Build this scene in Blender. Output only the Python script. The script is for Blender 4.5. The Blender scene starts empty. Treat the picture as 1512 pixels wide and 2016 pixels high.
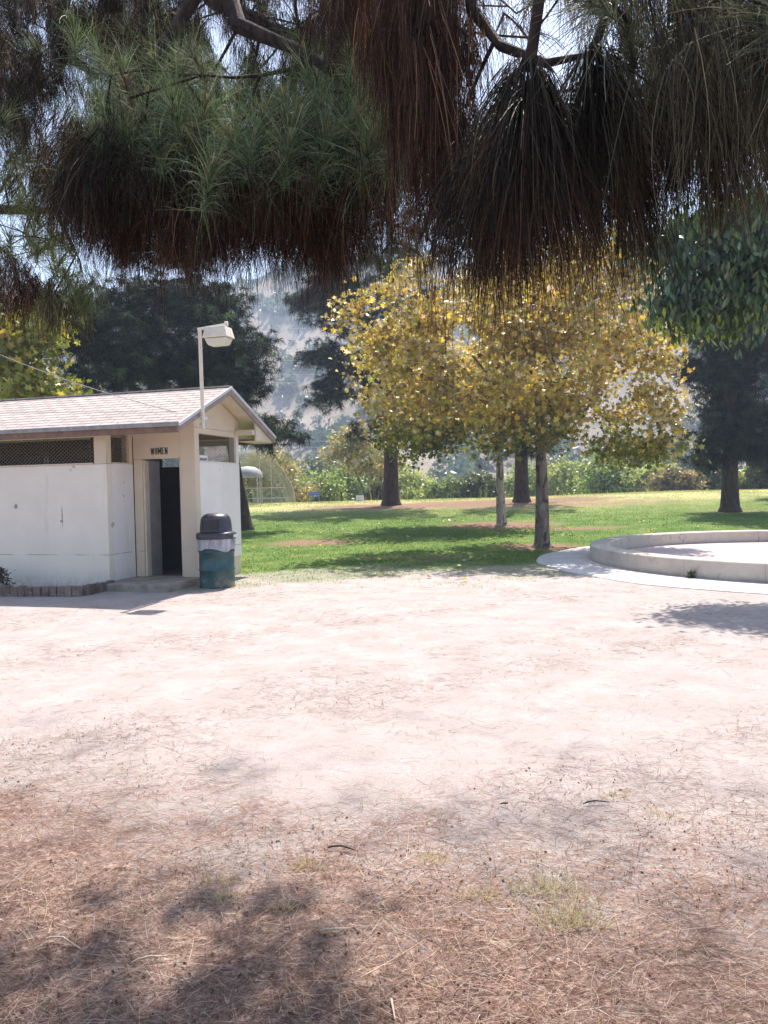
import bpy, math, random
import numpy as np
from mathutils import Matrix, Vector

rng = np.random.default_rng(11)
random.seed(5)
R = math.radians
scene = bpy.context.scene
col = scene.collection

# ------------------------------------------------------------------ camera
FPX, PITCH, ROLL, EYE = 1514.0, R(1.74), R(1.2), 1.55
fw = np.array([0, math.cos(PITCH), -math.sin(PITCH)])
r0 = np.array([1.0, 0, 0]); u0 = np.cross(r0, fw)
rt = math.cos(ROLL) * r0 - math.sin(ROLL) * u0
up = math.sin(ROLL) * r0 + math.cos(ROLL) * u0
EYEV = np.array([0, 0, EYE])
cam = bpy.data.cameras.new('camera')
cam.sensor_fit = 'HORIZONTAL'; cam.sensor_width = 36.0; cam.lens = 36.0 * FPX / 1512.0
cam.clip_start = 0.05; cam.clip_end = 3000
cam_o = bpy.data.objects.new('camera', cam); col.objects.link(cam_o)
m = Matrix.Identity(4)
for i in range(3):
    m[i][0] = rt[i]; m[i][1] = up[i]; m[i][2] = -fw[i]; m[i][3] = EYEV[i]
cam_o.matrix_world = m
scene.camera = cam_o

# ------------------------------------------------------------------ sky, sun, exposure
SUN_EL, SUN_AZ = R(60), R(14)            # azimuth measured from +Y towards +X
SUN = np.array([math.sin(SUN_AZ) * math.cos(SUN_EL), math.cos(SUN_AZ) * math.cos(SUN_EL), math.sin(SUN_EL)])
w = bpy.data.worlds.new('World'); scene.world = w; w.use_nodes = True
wn = w.node_tree.nodes; wl = w.node_tree.links
bg = wn['Background']
sky = wn.new('ShaderNodeTexSky'); sky.sky_type = 'NISHITA'; sky.sun_disc = False
sky.sun_elevation = SUN_EL; sky.sun_rotation = SUN_AZ; sky.dust_density = 1.2; sky.air_density = 1.0
wl.new(sky.outputs[0], bg.inputs[0]); bg.inputs[1].default_value = 0.09
sl = bpy.data.lights.new('sun', 'SUN'); sl.energy = 3.5; sl.angle = R(0.53); sl.color = (1.0, 0.965, 0.93)
so = bpy.data.objects.new('sun', sl); col.objects.link(so)
so.rotation_euler = Vector(SUN).to_track_quat('Z', 'Y').to_euler()
scene.view_settings.view_transform = 'Standard'; scene.view_settings.look = 'None'
scene.view_settings.exposure = 1.7; scene.view_settings.gamma = 1.0
scene.view_settings.use_white_balance = True; scene.view_settings.white_balance_temperature = 6750; scene.view_settings.white_balance_tint = 12
scene.render.engine = 'CYCLES'
cy = scene.cycles
cy.max_bounces = 6; cy.diffuse_bounces = 4; cy.transmission_bounces = 5; cy.transparent_max_bounces = 8; cy.volume_bounces = 0
cy.sample_clamp_indirect = 6.0
cy.use_denoising = True

# ------------------------------------------------------------------ helpers
def P(px, py, Y):
    """world point seen at photo pixel (px,py) whose distance north is Y"""
    d = rt * (px - 756) / FPX + up * (1008 - py) / FPX + fw
    return EYEV + d * (Y / d[1])
def nrm(v):
    v = np.asarray(v, float); return v / np.maximum(np.linalg.norm(v, axis=-1, keepdims=True), 1e-9)
def sm(t):
    t = np.clip(t, 0, 1); return t * t * (3 - 2 * t)
def wav(x, y, s, seed=0.0):
    return (np.sin(x * s + 1.3 + seed) * np.cos(y * s * 1.17 + seed * 2.1) + np.sin((x * .73 - y * 1.31) * s + seed * .7)
            + np.sin((x * 1.9 + y * 1.37) * s * 1.1 + seed * 1.9) * .6) / 2.6
PCX, PCY = 8.6, 14.8                      # round basin centre
def tz(x, y):
    x = np.asarray(x, float); y = np.asarray(y, float)
    z = .85 * sm((y - 14) / 28) - 1.9 * sm((y - 46) / 14)
    z = z + .24 * np.exp(-((x - 19) / 9) ** 2 - ((y - 40) / 11) ** 2)
    z = z + .03 * wav(x, y, .5) * sm((y - 15) / 6) + .008 * wav(x, y, 2.2, 3.)
    d = np.hypot(x - PCX, y - PCY)
    z = z * sm((d - 5.3) / 3.0)
    return z

ALL = {}
def new_obj(name, me, parent=None):
    o = bpy.data.objects.new(name, me); col.objects.link(o)
    if parent is not None: o.parent = parent
    return o
def tag(o, label=None, cat=None, group=None, kind=None):
    if label: o['label'] = label
    if cat: o['category'] = cat
    if group: o['group'] = group
    if kind: o['kind'] = kind
    return o
def empty(name, loc, rz=0.0):
    o = bpy.data.objects.new(name, None); col.objects.link(o)
    o.location = tuple(loc); o.rotation_euler = (0, 0, rz); o.empty_display_size = .2
    return o
def npmesh(name, V, F, mat, parent=None, colr=None, smooth=False, off=None):
    """V (n,3), F (m,k) uniform; colr (m,3) per-face colour"""
    V = np.asarray(V, np.float32); F = np.asarray(F, np.int32)
    if off is not None: V = V - np.asarray(off, np.float32)
    me = bpy.data.meshes.new(name)
    nf, k = F.shape
    me.vertices.add(len(V)); me.vertices.foreach_set('co', V.ravel())
    me.loops.add(nf * k); me.loops.foreach_set('vertex_index', F.ravel())
    me.polygons.add(nf); me.polygons.foreach_set('loop_start', np.arange(0, nf * k, k, dtype=np.int32))
    me.polygons.foreach_set('loop_total', np.full(nf, k, np.int32))
    me.polygons.foreach_set('use_smooth', np.full(nf, bool(smooth)))
    if colr is not None:
        a = me.attributes.new('Col', 'FLOAT_COLOR', 'FACE')
        c = np.ones((nf, 4), np.float32); c[:, :3] = colr
        a.data.foreach_set('color', c.ravel())
    me.update(calc_edges=True); me.validate()
    me.materials.append(mat)
    return new_obj(name, me, parent)

class MB:
    """collects solids that become one mesh"""
    def __init__(s): s.v = []; s.f = []
    def add(s, vs, fs):
        b = len(s.v); s.v += [tuple(map(float, p)) for p in vs]; s.f += [tuple(b + i for i in f) for f in fs]
    def box(s, x0, x1, y0, y1, z0, z1):
        s.add([(x0, y0, z0), (x1, y0, z0), (x1, y1, z0), (x0, y1, z0), (x0, y0, z1), (x1, y0, z1), (x1, y1, z1), (x0, y1, z1)],
              [(0, 3, 2, 1), (4, 5, 6, 7), (0, 1, 5, 4), (1, 2, 6, 5), (2, 3, 7, 6), (3, 0, 4, 7)])
    def hexa(s, b, t):
        s.add(list(b) + list(t), [(0, 3, 2, 1), (4, 5, 6, 7), (0, 1, 5, 4), (1, 2, 6, 5), (2, 3, 7, 6), (3, 0, 4, 7)])
    def prism(s, poly, fn, d0, d1):
        """poly of 2-D points; fn(a,b,d) maps to 3-D"""
        n = len(poly)
        s.add([fn(a, b, d0) for a, b in poly] + [fn(a, b, d1) for a, b in poly],
              [tuple(range(n)), tuple(range(2 * n - 1, n - 1, -1))] + [(i, i + n, (i + 1) % n + n, (i + 1) % n) for i in range(n)])
    def tube(s, pts, rad, n=8, cap=True):
        pts = [np.asarray(p, float) for p in pts]
        if not hasattr(rad, '__len__'): rad = [rad] * len(pts)
        vs = []; ref = np.array([.31, .77, .55])
        for i, p in enumerate(pts):
            t = nrm(pts[min(i + 1, len(pts) - 1)] - pts[max(i - 1, 0)])
            a = nrm(np.cross(t, ref)); b = np.cross(t, a)
            for k in range(n):
                an = 2 * math.pi * k / n
                vs.append(p + rad[i] * (math.cos(an) * a + math.sin(an) * b))
        fs = []
        for i in range(len(pts) - 1):
            for k in range(n):
                k2 = (k + 1) % n
                fs.append((i * n + k, i * n + k2, (i + 1) * n + k2, (i + 1) * n + k))
        if cap:
            fs.append(tuple(range(n - 1, -1, -1))); fs.append(tuple((len(pts) - 1) * n + k for k in range(n)))
        s.add(vs, fs)
    def lathe(s, prof, n=48, c=(0, 0), a0=0.0, a1=2 * math.pi, wob=None):
        full = abs(a1 - a0 - 2 * math.pi) < 1e-6
        m_ = n if full else n + 1
        vs = []
        for i in range(m_):
            an = a0 + (a1 - a0) * i / n
            for j, (r, z) in enumerate(prof):
                dr, dz = wob(an, j) if wob else (0, 0)
                vs.append((c[0] + (r + dr) * math.cos(an), c[1] + (r + dr) * math.sin(an), z + dz))
        k = len(prof); fs = []
        for i in range(n):
            i2 = (i + 1) % m_
            for j in range(k - 1):
                fs.append((i * k + j, i2 * k + j, i2 * k + j + 1, i * k + j + 1))
        s.add(vs, fs)
    def build(s, name, mat, parent=None, smooth=False, bevel=0.0, flat_angle=None):
        me = bpy.data.meshes.new(name); me.from_pydata(s.v, [], s.f); me.update(); me.validate()
        me.materials.append(mat)
        if smooth:
            for p in me.polygons: p.use_smooth = True
            if flat_angle: me.set_sharp_from_angle(angle=R(flat_angle))
        o = new_obj(name, me, parent)
        if bevel:
            b = o.modifiers.new('bevel', 'BEVEL'); b.width = bevel; b.segments = 2; b.limit_method = 'ANGLE'
        return o

# ------------------------------------------------------------------ materials
def mat_new(name):
    m_ = bpy.data.materials.new(name); m_.use_nodes = True
    nt = m_.node_tree; b = nt.nodes['Principled BSDF']
    return m_, nt, b
def N(nt, t, **kw):
    n = nt.nodes.new(t)
    for k, v in kw.items(): setattr(n, k, v)
    return n
def coords(nt, scale=(1, 1, 1), obj=True):
    tc = N(nt, 'ShaderNodeTexCoord'); mp = N(nt, 'ShaderNodeMapping'); mp.inputs['Scale'].default_value = scale
    nt.links.new(tc.outputs['Object'], mp.inputs[0]); return mp.outputs[0]
def noise(nt, vec, scale, detail=4, rough=.55, dist=0.0):
    n = N(nt, 'ShaderNodeTexNoise'); n.inputs['Scale'].default_value = scale; n.inputs['Detail'].default_value = detail
    n.inputs['Roughness'].default_value = rough; n.inputs['Distortion'].default_value = dist
    nt.links.new(vec, n.inputs['Vector']); return n.outputs['Fac']
def ramp(nt, fac, stops):
    r = N(nt, 'ShaderNodeValToRGB'); e = r.color_ramp.elements
    while len(e) < len(stops): e.new(.5)
    for i, (p, c) in enumerate(stops):
        e[i].position = p; e[i].color = (*c, 1) if len(c) == 3 else c
    nt.links.new(fac, r.inputs[0]); return r.outputs[0]
def mixc(nt, fac, a, b, mode='MIX'):
    x = N(nt, 'ShaderNodeMix', data_type='RGBA', blend_type=mode)
    for s, v in ((x.inputs[0], fac), (x.inputs[6], a), (x.inputs[7], b)):
        if isinstance(v, (int, float)): s.default_value = v
        elif isinstance(v, tuple): s.default_value = (*v, 1)
        else: nt.links.new(v, s)
    return x.outputs[2]
def math_(nt, op, a, b=None, clamp=False):
    x = N(nt, 'ShaderNodeMath', operation=op); x.use_clamp = clamp
    for s, v in zip(x.inputs, (a, b)):
        if v is None: continue
        if isinstance(v, (int, float)): s.default_value = v
        else: nt.links.new(v, s)
    return x.outputs[0]
def maprange(nt, v, a, b, c=0., d=1.):
    x = N(nt, 'ShaderNodeMapRange'); x.interpolation_type = 'SMOOTHSTEP'
    nt.links.new(v, x.inputs[0])
    for i, k in enumerate((a, b, c, d)): x.inputs[i + 1].default_value = k
    return x.outputs[0]
def bump(nt, b, h, strength=.3, dist=.02):
    n = N(nt, 'ShaderNodeBump'); n.inputs['Strength'].default_value = strength; n.inputs['Distance'].default_value = dist
    nt.links.new(h, n.inputs['Height']); nt.links.new(n.outputs[0], b.inputs['Normal'])

def mottled(name, c1, c2, scale=6, rough=.8, bumps=.2, c3=None, s3=40, dist=.01, lo=.35, hi=.65, metal=0.0, stretch=(1, 1, 1)):
    m_, nt, b = mat_new(name); v = coords(nt, stretch)
    f = noise(nt, v, scale, 6, .6)
    c = ramp(nt, f, [(lo, c1), (hi, c2)])
    if c3 is not None:
        f3 = noise(nt, v, s3, 3, .7)
        c = mixc(nt, maprange(nt, f3, .58, .7), c, c3)
    nt.links.new(c, b.inputs['Base Color']); b.inputs['Roughness'].default_value = rough; b.inputs['Metallic'].default_value = metal
    if bumps: bump(nt, b, noise(nt, v, scale * 7, 5, .6), bumps, dist)
    return m_
def foliage(name, transl=.35, rough=.5, tint=(1.15, 1.05, .6), spec=.25):
    m_, nt, b = mat_new(name)
    at = N(nt, 'ShaderNodeAttribute', attribute_name='Col')
    nt.links.new(at.outputs['Color'], b.inputs['Base Color']); b.inputs['Roughness'].default_value = rough
    b.inputs['Specular IOR Level'].default_value = spec
    if transl > 0:
        t = N(nt, 'ShaderNodeBsdfTranslucent')
        nt.links.new(mixc(nt, 1.0, at.outputs['Color'], tint, 'MULTIPLY'), t.inputs[0])
        mx = N(nt, 'ShaderNodeMixShader'); mx.inputs[0].default_value = transl
        nt.links.new(b.outputs[0], mx.inputs[1]); nt.links.new(t.outputs[0], mx.inputs[2])
        nt.links.new(mx.outputs[0], nt.nodes['Material Output'].inputs[0])
    return m_
M_LEAF = foliage('leaf_material', .42, .42, (1.12, 1.05, .7), .45)
M_GLOSS = foliage('glossy_leaf_material', .25, .3, (1.6, 1.5, .35), .8)
M_NEEDLE = foliage('needle_material', .22, .6, (1.15, 1.0, .7), .12)
M_LITTER = foliage('litter_material', 0, .75, spec=.1)
M_GRASS = foliage('grass_material', .35, .6, (1.2, 1.15, .4), .15)
def bark(name, c1, c2, sz=9.0, bumps=.9, spots=None):
    m_, nt, b = mat_new(name); v = coords(nt, (1, 1, .28))
    f = noise(nt, v, sz, 7, .65, 1.2)
    c = ramp(nt, f, [(.36, c1), (.62, c2)])
    if spots:
        v2 = coords(nt, (1, 1, .6)); f2 = noise(nt, v2, 5.0, 3, .5, .6)
        c = mixc(nt, maprange(nt, f2, .54, .58), c, spots)
    nt.links.new(c, b.inputs['Base Color']); b.inputs['Roughness'].default_value = .9
    bump(nt, b, f, bumps, .06); return m_
M_PINEBARK = bark('pine_bark', (.018, .011, .008), (.095, .056, .04))
M_TWIG = bark('twig_bark', (.014, .009, .007), (.075, .043, .03), 22, .9)
M_PALEBARK = bark('pale_sycamore_bark', (.24, .2, .17), (.45, .41, .37), 6, .5, (.14, .11, .09))
M_SYCBARK = bark('sycamore_bark', (.085, .066, .05), (.235, .2, .17), 6, .7, (.06, .043, .032))

# ------------------------------------------------------------------ ground: one sheet out to the hills
gy = np.concatenate([np.linspace(-60, 1.5, 14, endpoint=False), np.arange(1.5, 10, .12), np.arange(10, 48, .3), np.geomspace(48, 900, 26)])
gxh = np.concatenate([np.arange(0, 5, .14), np.arange(5, 24, .4), np.geomspace(24, 800, 18)])
gx = np.concatenate([-gxh[:0:-1], gxh])
GX, GY = np.meshgrid(gx, gy)
GZ = tz(GX, GY)
nx, ny = len(gx), len(gy)
V = np.stack([GX, GY, GZ], -1).reshape(-1, 3)
ii = (np.arange(ny - 1)[:, None] * nx + np.arange(nx - 1)[None]).ravel()
F = np.stack([ii, ii + 1, ii + 1 + nx, ii + nx], 1)

def lawn_mask_np(x, y):
    """0 bare dirt .. 1 full lawn"""
    n = wav(x, y, 1.7, 2.) * .8 + wav(x, y, 4.3, 7.) * .7 + wav(x, y, 11., 3.) * .5 + wav(x, y, .6, 4.) * .5
    edge = 12.0 + .55 * np.exp(-((x - .5) / 1.3) ** 2) + .2 * x * (x > 0) * (x < 4)
    m_ = .42 * sm((y + n * 1.0 - edge + .6) / 1.8) + .58 * sm((y + n * 1.1 - edge - 1.2) / 3.0)
    for (cx, cy, rx, ry, s) in DIRT:
        d = ((x - cx) / rx) ** 2 + ((y - cy) / ry) ** 2
        m_ = m_ * (1 - np.clip(s * np.exp(-d * .9) * (1.25 + .5 * n), 0, 1))
    return np.clip(m_, 0, 1)
DIRT = [(3.9, 19, 1.1, .8, .9), (3.9, 25, 1.7, 1.3, .95), (.5, 35.5, 4.2, 2.3, .95), (-1.9, 20.8, 1.2, .8, .9),
        (7.0, 37, 5.0, 3.0, .8), (6.0, 23.4, 1.6, .5, .6), (13, 28, 1.6, .8, .6), (9, 33, 4.5, 1.5, .5), (1.0, 17.0, 1.7, .35, .5)]

def ground_material():
    m_, nt, b = mat_new('ground_material')
    tc = N(nt, 'ShaderNodeTexCoord'); v = tc.outputs['Object']
    sp = N(nt, 'ShaderNodeSeparateXYZ'); nt.links.new(v, sp.inputs[0])
    # pale sandy dirt with reddish needle duff
    n1 = noise(nt, v, .35, 4, .6); n2 = noise(nt, v, 2.2, 6, .65); n3 = noise(nt, v, 26, 6, .75); n4 = noise(nt, v, 110, 3, .7)
    sand = ramp(nt, n2, [(.3, (.33, .29, .265)), (.7, (.44, .392, .372))])
    duff = ramp(nt, n3, [(.33, (.04, .021, .015)), (.5, (.2, .12, .09)), (.66, (.43, .33, .275))])
    near = maprange(nt, math_(nt, 'ADD', sp.outputs[1], math_(nt, 'MULTIPLY', sp.outputs[0], .4)), 2.0, 4.9, .24, -.1)
    dm = math_(nt, 'ADD', math_(nt, 'MULTIPLY', n1, .5), math_(nt, 'MULTIPLY', n2, .5))
    dm = math_(nt, 'ADD', dm, near)
    dm = math_(nt, 'ADD', dm, math_(nt, 'MULTIPLY', math_(nt, 'SUBTRACT', n3, .5), .9))
    dmask = maprange(nt, dm, .5, .7, .04, .95)
    dirt = mixc(nt, dmask, sand, duff)
    grain = ramp(nt, n4, [(.3, (.72, .68, .66)), (.7, (1.12, 1.1, 1.08))])
    dirt = mixc(nt, .8, dirt, grain, 'MULTIPLY')
    # soil and thatch of the lawn
    gn = noise(nt, v, 1.1, 5, .6); gn2 = noise(nt, v, 14, 5, .7)
    gcol = ramp(nt, gn, [(.3, (.065, .125, .028)), (.55, (.11, .175, .042)), (.75, (.22, .24, .08))])
    gcol = mixc(nt, .6, gcol, ramp(nt, gn2, [(.3, (.55, .6, .5)), (.7, (1.25, 1.2, 1.1))]), 'MULTIPLY')
    # far crest: sunlit paleness painted in as a drier grass colour
    dry = math_(nt, 'MULTIPLY', maprange(nt, sp.outputs[1], 27, 37), maprange(nt, noise(nt, v, .28, 4, .6), .35, .6, .25, .95))
    gcol = mixc(nt, dry, gcol, (.42, .38, .18))
    at = N(nt, 'ShaderNodeAttribute', attribute_name='lawn')
    lm = math_(nt, 'ADD', at.outputs['Fac'], math_(nt, 'MULTIPLY', math_(nt, 'SUBTRACT', gn2, .5), .9))
    lm = math_(nt, 'MULTIPLY', maprange(nt, lm, .15, .85), maprange(nt, at.outputs['Fac'], 0.02, .1))
    soil = ramp(nt, n3, [(.35, (.13, .07, .045)), (.65, (.3, .19, .13))])
    dirt = mixc(nt, maprange(nt, sp.outputs[1], 14.5, 17), dirt, soil)
    c = mixc(nt, lm, dirt, gcol)
    nt.links.new(c, b.inputs['Base Color']); b.inputs['Roughness'].default_value = .95; b.inputs['Specular IOR Level'].default_value = .1
    h = math_(nt, 'ADD', math_(nt, 'MULTIPLY', n3, .7), math_(nt, 'MULTIPLY', n4, .3))
    bump(nt, b, h, .8, .02)
    return m_
g = npmesh('ground', V, F, ground_material(), smooth=True)
a = g.data.attributes.new('lawn', 'FLOAT', 'POINT')
a.data.foreach_set('value', lawn_mask_np(V[:, 0], V[:, 1]).astype(np.float32))
tag(g, 'pale dirt clearing strewn with needles rising to a green lawn mound', 'ground', kind='structure')

# ------------------------------------------------------------------ hillside
def hz(x, y):
    t = sm((y - 95) / 330)
    H = 112 + 10 * wav(x, y * 0, .011, 1.) + 6 * wav(x, y, .03, 2.)
    gul = 9 * wav(x, y * .35, .045, 5.) + 3.5 * wav(x, y, .13, 8.)
    return -3 + t * H + gul * sm((y - 105) / 90)
hx = np.linspace(-520, 520, 170); hy = np.linspace(92, 640, 120)
HX, HY = np.meshgrid(hx, hy); HZ = hz(HX, HY)
V = np.stack([HX, HY, HZ], -1).reshape(-1, 3)
nx = len(hx); ii = (np.arange(len(hy) - 1)[:, None] * nx + np.arange(nx - 1)[None]).ravel()
F = np.stack([ii, ii + 1, ii + 1 + nx, ii + nx], 1)
mh, nt, b = mat_new('hill_material'); v = coords(nt)
c = ramp(nt, noise(nt, v, .035, 7, .65), [(.35, (.16, .135, .105)), (.5, (.27, .22, .175)), (.68, (.34, .28, .23))])
c = mixc(nt, maprange(nt, noise(nt, v, .2, 5, .65), .52, .62, 0, .6), c, (.12, .14, .07))
nt.links.new(c, b.inputs['Base Color']); b.inputs['Roughness'].default_value = 1.0; b.inputs['Specular IOR Level'].default_value = 0
h = npmesh('hillside', V, F, mh, smooth=True)
tag(h, 'hazy dry hillside of tan grass and scrub behind the park', 'hill', kind='structure')

# ------------------------------------------------------------------ foliage builders
def frames(n, up_bias=0.0):
    nn = rng.normal(size=(n, 3)); nn[:, 2] += up_bias; nn = nrm(nn)
    t = nrm(np.cross(nn, rng.normal(size=(n, 3)))); return t, np.cross(nn, t), nn
MAPLE = np.array([(0, -.5), (.18, -.22), (.5, -.28), (.33, .02), (.47, .3), (.17, .2), (0, .55), (-.17, .2), (-.47, .3), (-.33, .02), (-.5, -.28), (-.18, -.22)])
OVAL = np.array([(0, -.5), (.17, -.2), (.19, .1), (0, .5), (-.19, .1), (-.17, -.2)])
CLUMP = np.array([(0, -.5), (.35, -.35), (.2, -.05), (.5, .2), (.1, .2), (0, .5), (-.3, .25), (-.45, .05), (-.2, -.1), (-.3, -.4)])
def leaf_arrays(C, S, colr, shape, fold=.22, t=None, b=None, n=None, up_bias=.4):
    k = len(shape); cnt = len(C)
    if t is None: t, b, n = frames(cnt, up_bias)
    x = shape[:, 0][None, :, None]; y = shape[:, 1][None, :, None]; S = S[:, None, None]
    Vv = C[:, None] + S * (x * t[:, None] + y * b[:, None] + (np.abs(x) * fold + y * y * -.25 * fold * 2) * n[:, None])
    Cc = C[:, None]
    Vv = np.concatenate([Cc, Vv], 1)                       # centre vertex first
    base = (np.arange(cnt) * (k + 1))[:, None]
    i = np.arange(k)
    Fa = np.stack([np.broadcast_to(base, (cnt, k)), base + 1 + i, base + 1 + (i + 1) % k], -1)
    return Vv.reshape(-1, 3), Fa.reshape(-1, 3), np.repeat(colr, k, 0)
def pick(n, pal, var=.18):
    pal_c = np.array([p[:3] for p in pal]); wgt = np.array([p[3] for p in pal], float); wgt /= wgt.sum()
    c = pal_c[rng.choice(len(pal), n, p=wgt)]
    return c * (1 + rng.normal(0, var, (n, 1))).clip(.45, 1.7) * (1 + rng.normal(0, .05, (n, 3)))
def needle_arrays(B, D, L, droop, wdt, colr, seg=3, side=None, curl=0.0):
    n = len(B); t = np.linspace(0, 1, seg + 1)[None, :, None]
    L = L[:, None, None]; dr = droop[:, None, None]
    g_ = np.array([0, 0, -1.0])
    Pp = B[:, None] + L * (D[:, None] * (t - .5 * np.minimum(dr, 1.25) * t * t) + g_ * .5 * np.minimum(dr, 1.25) * t * t)
    if curl: Pp = Pp + L * rng.normal(0, curl, (n, 1, 3)) * (t ** 2 - .35 * t)
    sd = nrm(np.cross(D, rng.normal(size=(n, 3)))) if side is None else side
    tp = np.linspace(1, .35, seg + 1)[None, :, None] * .5
    wd = (wdt if hasattr(wdt, '__len__') else np.full(n, wdt))[:, None, None]
    A = Pp + sd[:, None] * wd * tp; Bb = Pp - sd[:, None] * wd * tp
    Vv = np.stack([A, Bb], 2).reshape(-1, 3)
    base = (np.arange(n) * 2 * (seg + 1))[:, None] + (np.arange(seg) * 2)[None]
    Fa = np.stack([base, base + 1, base + 3, base + 2], -1).reshape(-1, 4)
    return Vv, Fa, np.repeat(colr, seg, 0)
def join(parts):
    Vs, Fs, Cs = [], [], []; o = 0
    for v_, f_, c_ in parts:
        Vs.append(v_); Fs.append(f_ + o); Cs.append(c_); o += len(v_)
    return np.concatenate(Vs), np.concatenate(Fs), np.concatenate(Cs)

def grow(paths, targets, r_tip=.008, r_k=.018, min_from=.25, sag=.12, jit=.06, rmax_ratio=.6, axis_pen=.25):
    """paths: list of (pts, radii) already there; every target gets a limb from the nearest node. returns all paths"""
    nodes, rad = [], []
    for pts, rr in paths:
        pts = np.asarray(pts, float); n = len(pts)
        for i in range(n - 1):
            for t in np.linspace(0, 1, 6, endpoint=False):
                nodes.append(pts[i] * (1 - t) + pts[i + 1] * t); rad.append(rr[i] * (1 - t) + rr[i + 1] * t)
        nodes.append(pts[-1]); rad.append(rr[-1])
    nodes = np.array(nodes); rad = np.array(rad)
    out = []
    z0 = paths[0][0][0][2]; ztop = max(p[2] for p in paths[0][0])
    if min_from is not None:
        ok = nodes[:, 2] > z0 + min_from * (ztop - z0)
        nodes, rad = nodes[ok], rad[ok]
    root = nodes.mean(0)
    order = np.argsort(np.linalg.norm(targets - root, axis=1))
    for k in order:
        t = targets[k]
        dv = nodes - t; d = np.linalg.norm(dv, axis=1) + axis_pen * np.maximum(0, dv[:, 2]) - 2.0 * np.minimum(rad, .1)
        j = int(np.argmin(d)); n0 = nodes[j]; ln = np.linalg.norm(t - n0)
        if ln < .02: continue
        mid = (n0 + t) * .5 + np.array([0, 0, sag * ln]) + rng.normal(0, jit, 3) * ln
        r0_ = min(rad[j] * rmax_ratio + .001, r_tip + r_k * ln)
        ts = np.linspace(0, 1, 5)[:, None]
        pts = (1 - ts) ** 2 * n0 + 2 * ts * (1 - ts) * mid + ts ** 2 * t
        rr = r0_ + (min(r_tip, r0_) - r0_) * ts[:, 0]
        out.append((pts, rr))
        nodes = np.concatenate([nodes, pts[1:]]); rad = np.concatenate([rad, rr[1:]])
    return out
def tubes(mb, paths, n=5):
    for pts, rr in paths: mb.tube(pts, list(rr), n, cap=True)
def ell(c, r, n):
    """random points filling an ellipsoid, fuller near its skin"""
    d = nrm(rng.normal(size=(n, 3))); q = rng.random(n) ** .45
    return np.asarray(c) + d * q[:, None] * np.asarray(r)

# ------------------------------------------------------------------ restroom building
C0 = (-3.17, 13.0, 0.0); BROT = -math.atan2(.27, .963)
bld = empty('restroom_building', C0, BROT)
tag(bld, 'small white restroom hut with shingled gable roof and mesh clerestory', 'building')
def wall_paint(name, base, stain, dirtz=.55, marks=()):
    m_, nt, b = mat_new(name); v = coords(nt); sp = N(nt, 'ShaderNodeSeparateXYZ'); nt.links.new(v, sp.inputs[0])
    n1 = noise(nt, v, 2.2, 6, .6); n2 = noise(nt, v, 18, 5, .7); n3 = noise(nt, coords(nt, (7, 7, .8)), 1.0, 5, .6)
    c = ramp(nt, n1, [(.3, tuple(x * .9 for x in base)), (.7, base)])
    c = mixc(nt, maprange(nt, n3, .6, .75, 0, .35), c, stain)
    low = maprange(nt, math_(nt, 'ADD', sp.outputs[2], math_(nt, 'MULTIPLY', n2, .5)), .25, dirtz + .1, 1, 0)
    c = mixc(nt, math_(nt, 'MULTIPLY', low, maprange(nt, n2, .4, .66, .08, .5)), c, (.2, .15, .11))
    jl = math_(nt, 'LESS_THAN', math_(nt, 'ABSOLUTE', math_(nt, 'SUBTRACT', math_(nt, 'ADD', sp.outputs[2], math_(nt, 'MULTIPLY', n2, .008)), .56)), .0045)
    c = mixc(nt, math_(nt, 'MULTIPLY', jl, maprange(nt, noise(nt, v, 2.6, 3, .6), .45, .55, .05, .8)), c, (.13, .09, .07))
    for (mu, mz_, ma, mb_) in marks:
        dx_ = math_(nt, 'DIVIDE', math_(nt, 'SUBTRACT', sp.outputs[0], mu), ma); dz_ = math_(nt, 'DIVIDE', math_(nt, 'SUBTRACT', sp.outputs[2], mz_), mb_)
        dd = math_(nt, 'ADD', math_(nt, 'ADD', math_(nt, 'POWER', math_(nt, 'ABSOLUTE', dx_), 2.), math_(nt, 'POWER', math_(nt, 'ABSOLUTE', dz_), 2.)), math_(nt, 'MULTIPLY', n2, 1.2))
        c = mixc(nt, maprange(nt, dd, 1.0, 1.7, .75, 0), c, (.16, .1, .07))
    rust = maprange(nt, noise(nt, v, 4.3, 2, .4), .72, .76)
    c = mixc(nt, math_(nt, 'MULTIPLY', rust, .55), c, (.3, .16, .08))
    nt.links.new(c, b.inputs['Base Color']); b.inputs['Roughness'].default_value = .7
    bump(nt, b, noise(nt, v, 45, 5, .65), .22, .01); return m_
M_WALL = wall_paint('white_wall_paint', (.82, .74, .64), (.55, .47, .38), marks=((-2.08, 1.2, .013, .2), (-2.1, 1.12, .03, .02), (-3.0, 1.38, .04, .05), (-3.4, 1.7, .06, .03)))
M_TRIM = wall_paint('cream_trim_paint', (.68, .57, .44), (.4, .27, .16), .3)
M_GWALL = wall_paint('white_gable_paint', (.84, .8, .77), (.62, .55, .48))
M_SOFFIT = mottled('soffit_paint', (.6, .5, .38), (.7, .61, .48), 2.5, .7, .1)
M_INNER = mottled('inner_grey_paint', (.26, .24, .24), (.34, .32, .31), 4, .7, .1)
M_DARKIN = mottled('interior_shade_paint', (.012, .008, .007), (.022, .014, .011), 3, .9, .1)  # near black: the shade of the unlit interior is put into this colour
M_CONC = mottled('old_concrete', (.34, .3, .26), (.5, .46, .41), 5, .9, .4, (.16, .13, .1), 22)
M_BROWN = mottled('brown_fascia_paint', (.14, .075, .05), (.22, .125, .085), 8, .7, .1)
M_GREY = mottled('grey_drip_edge', (.2, .19, .19), (.32, .31, .31), 8, .55, .05)
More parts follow.
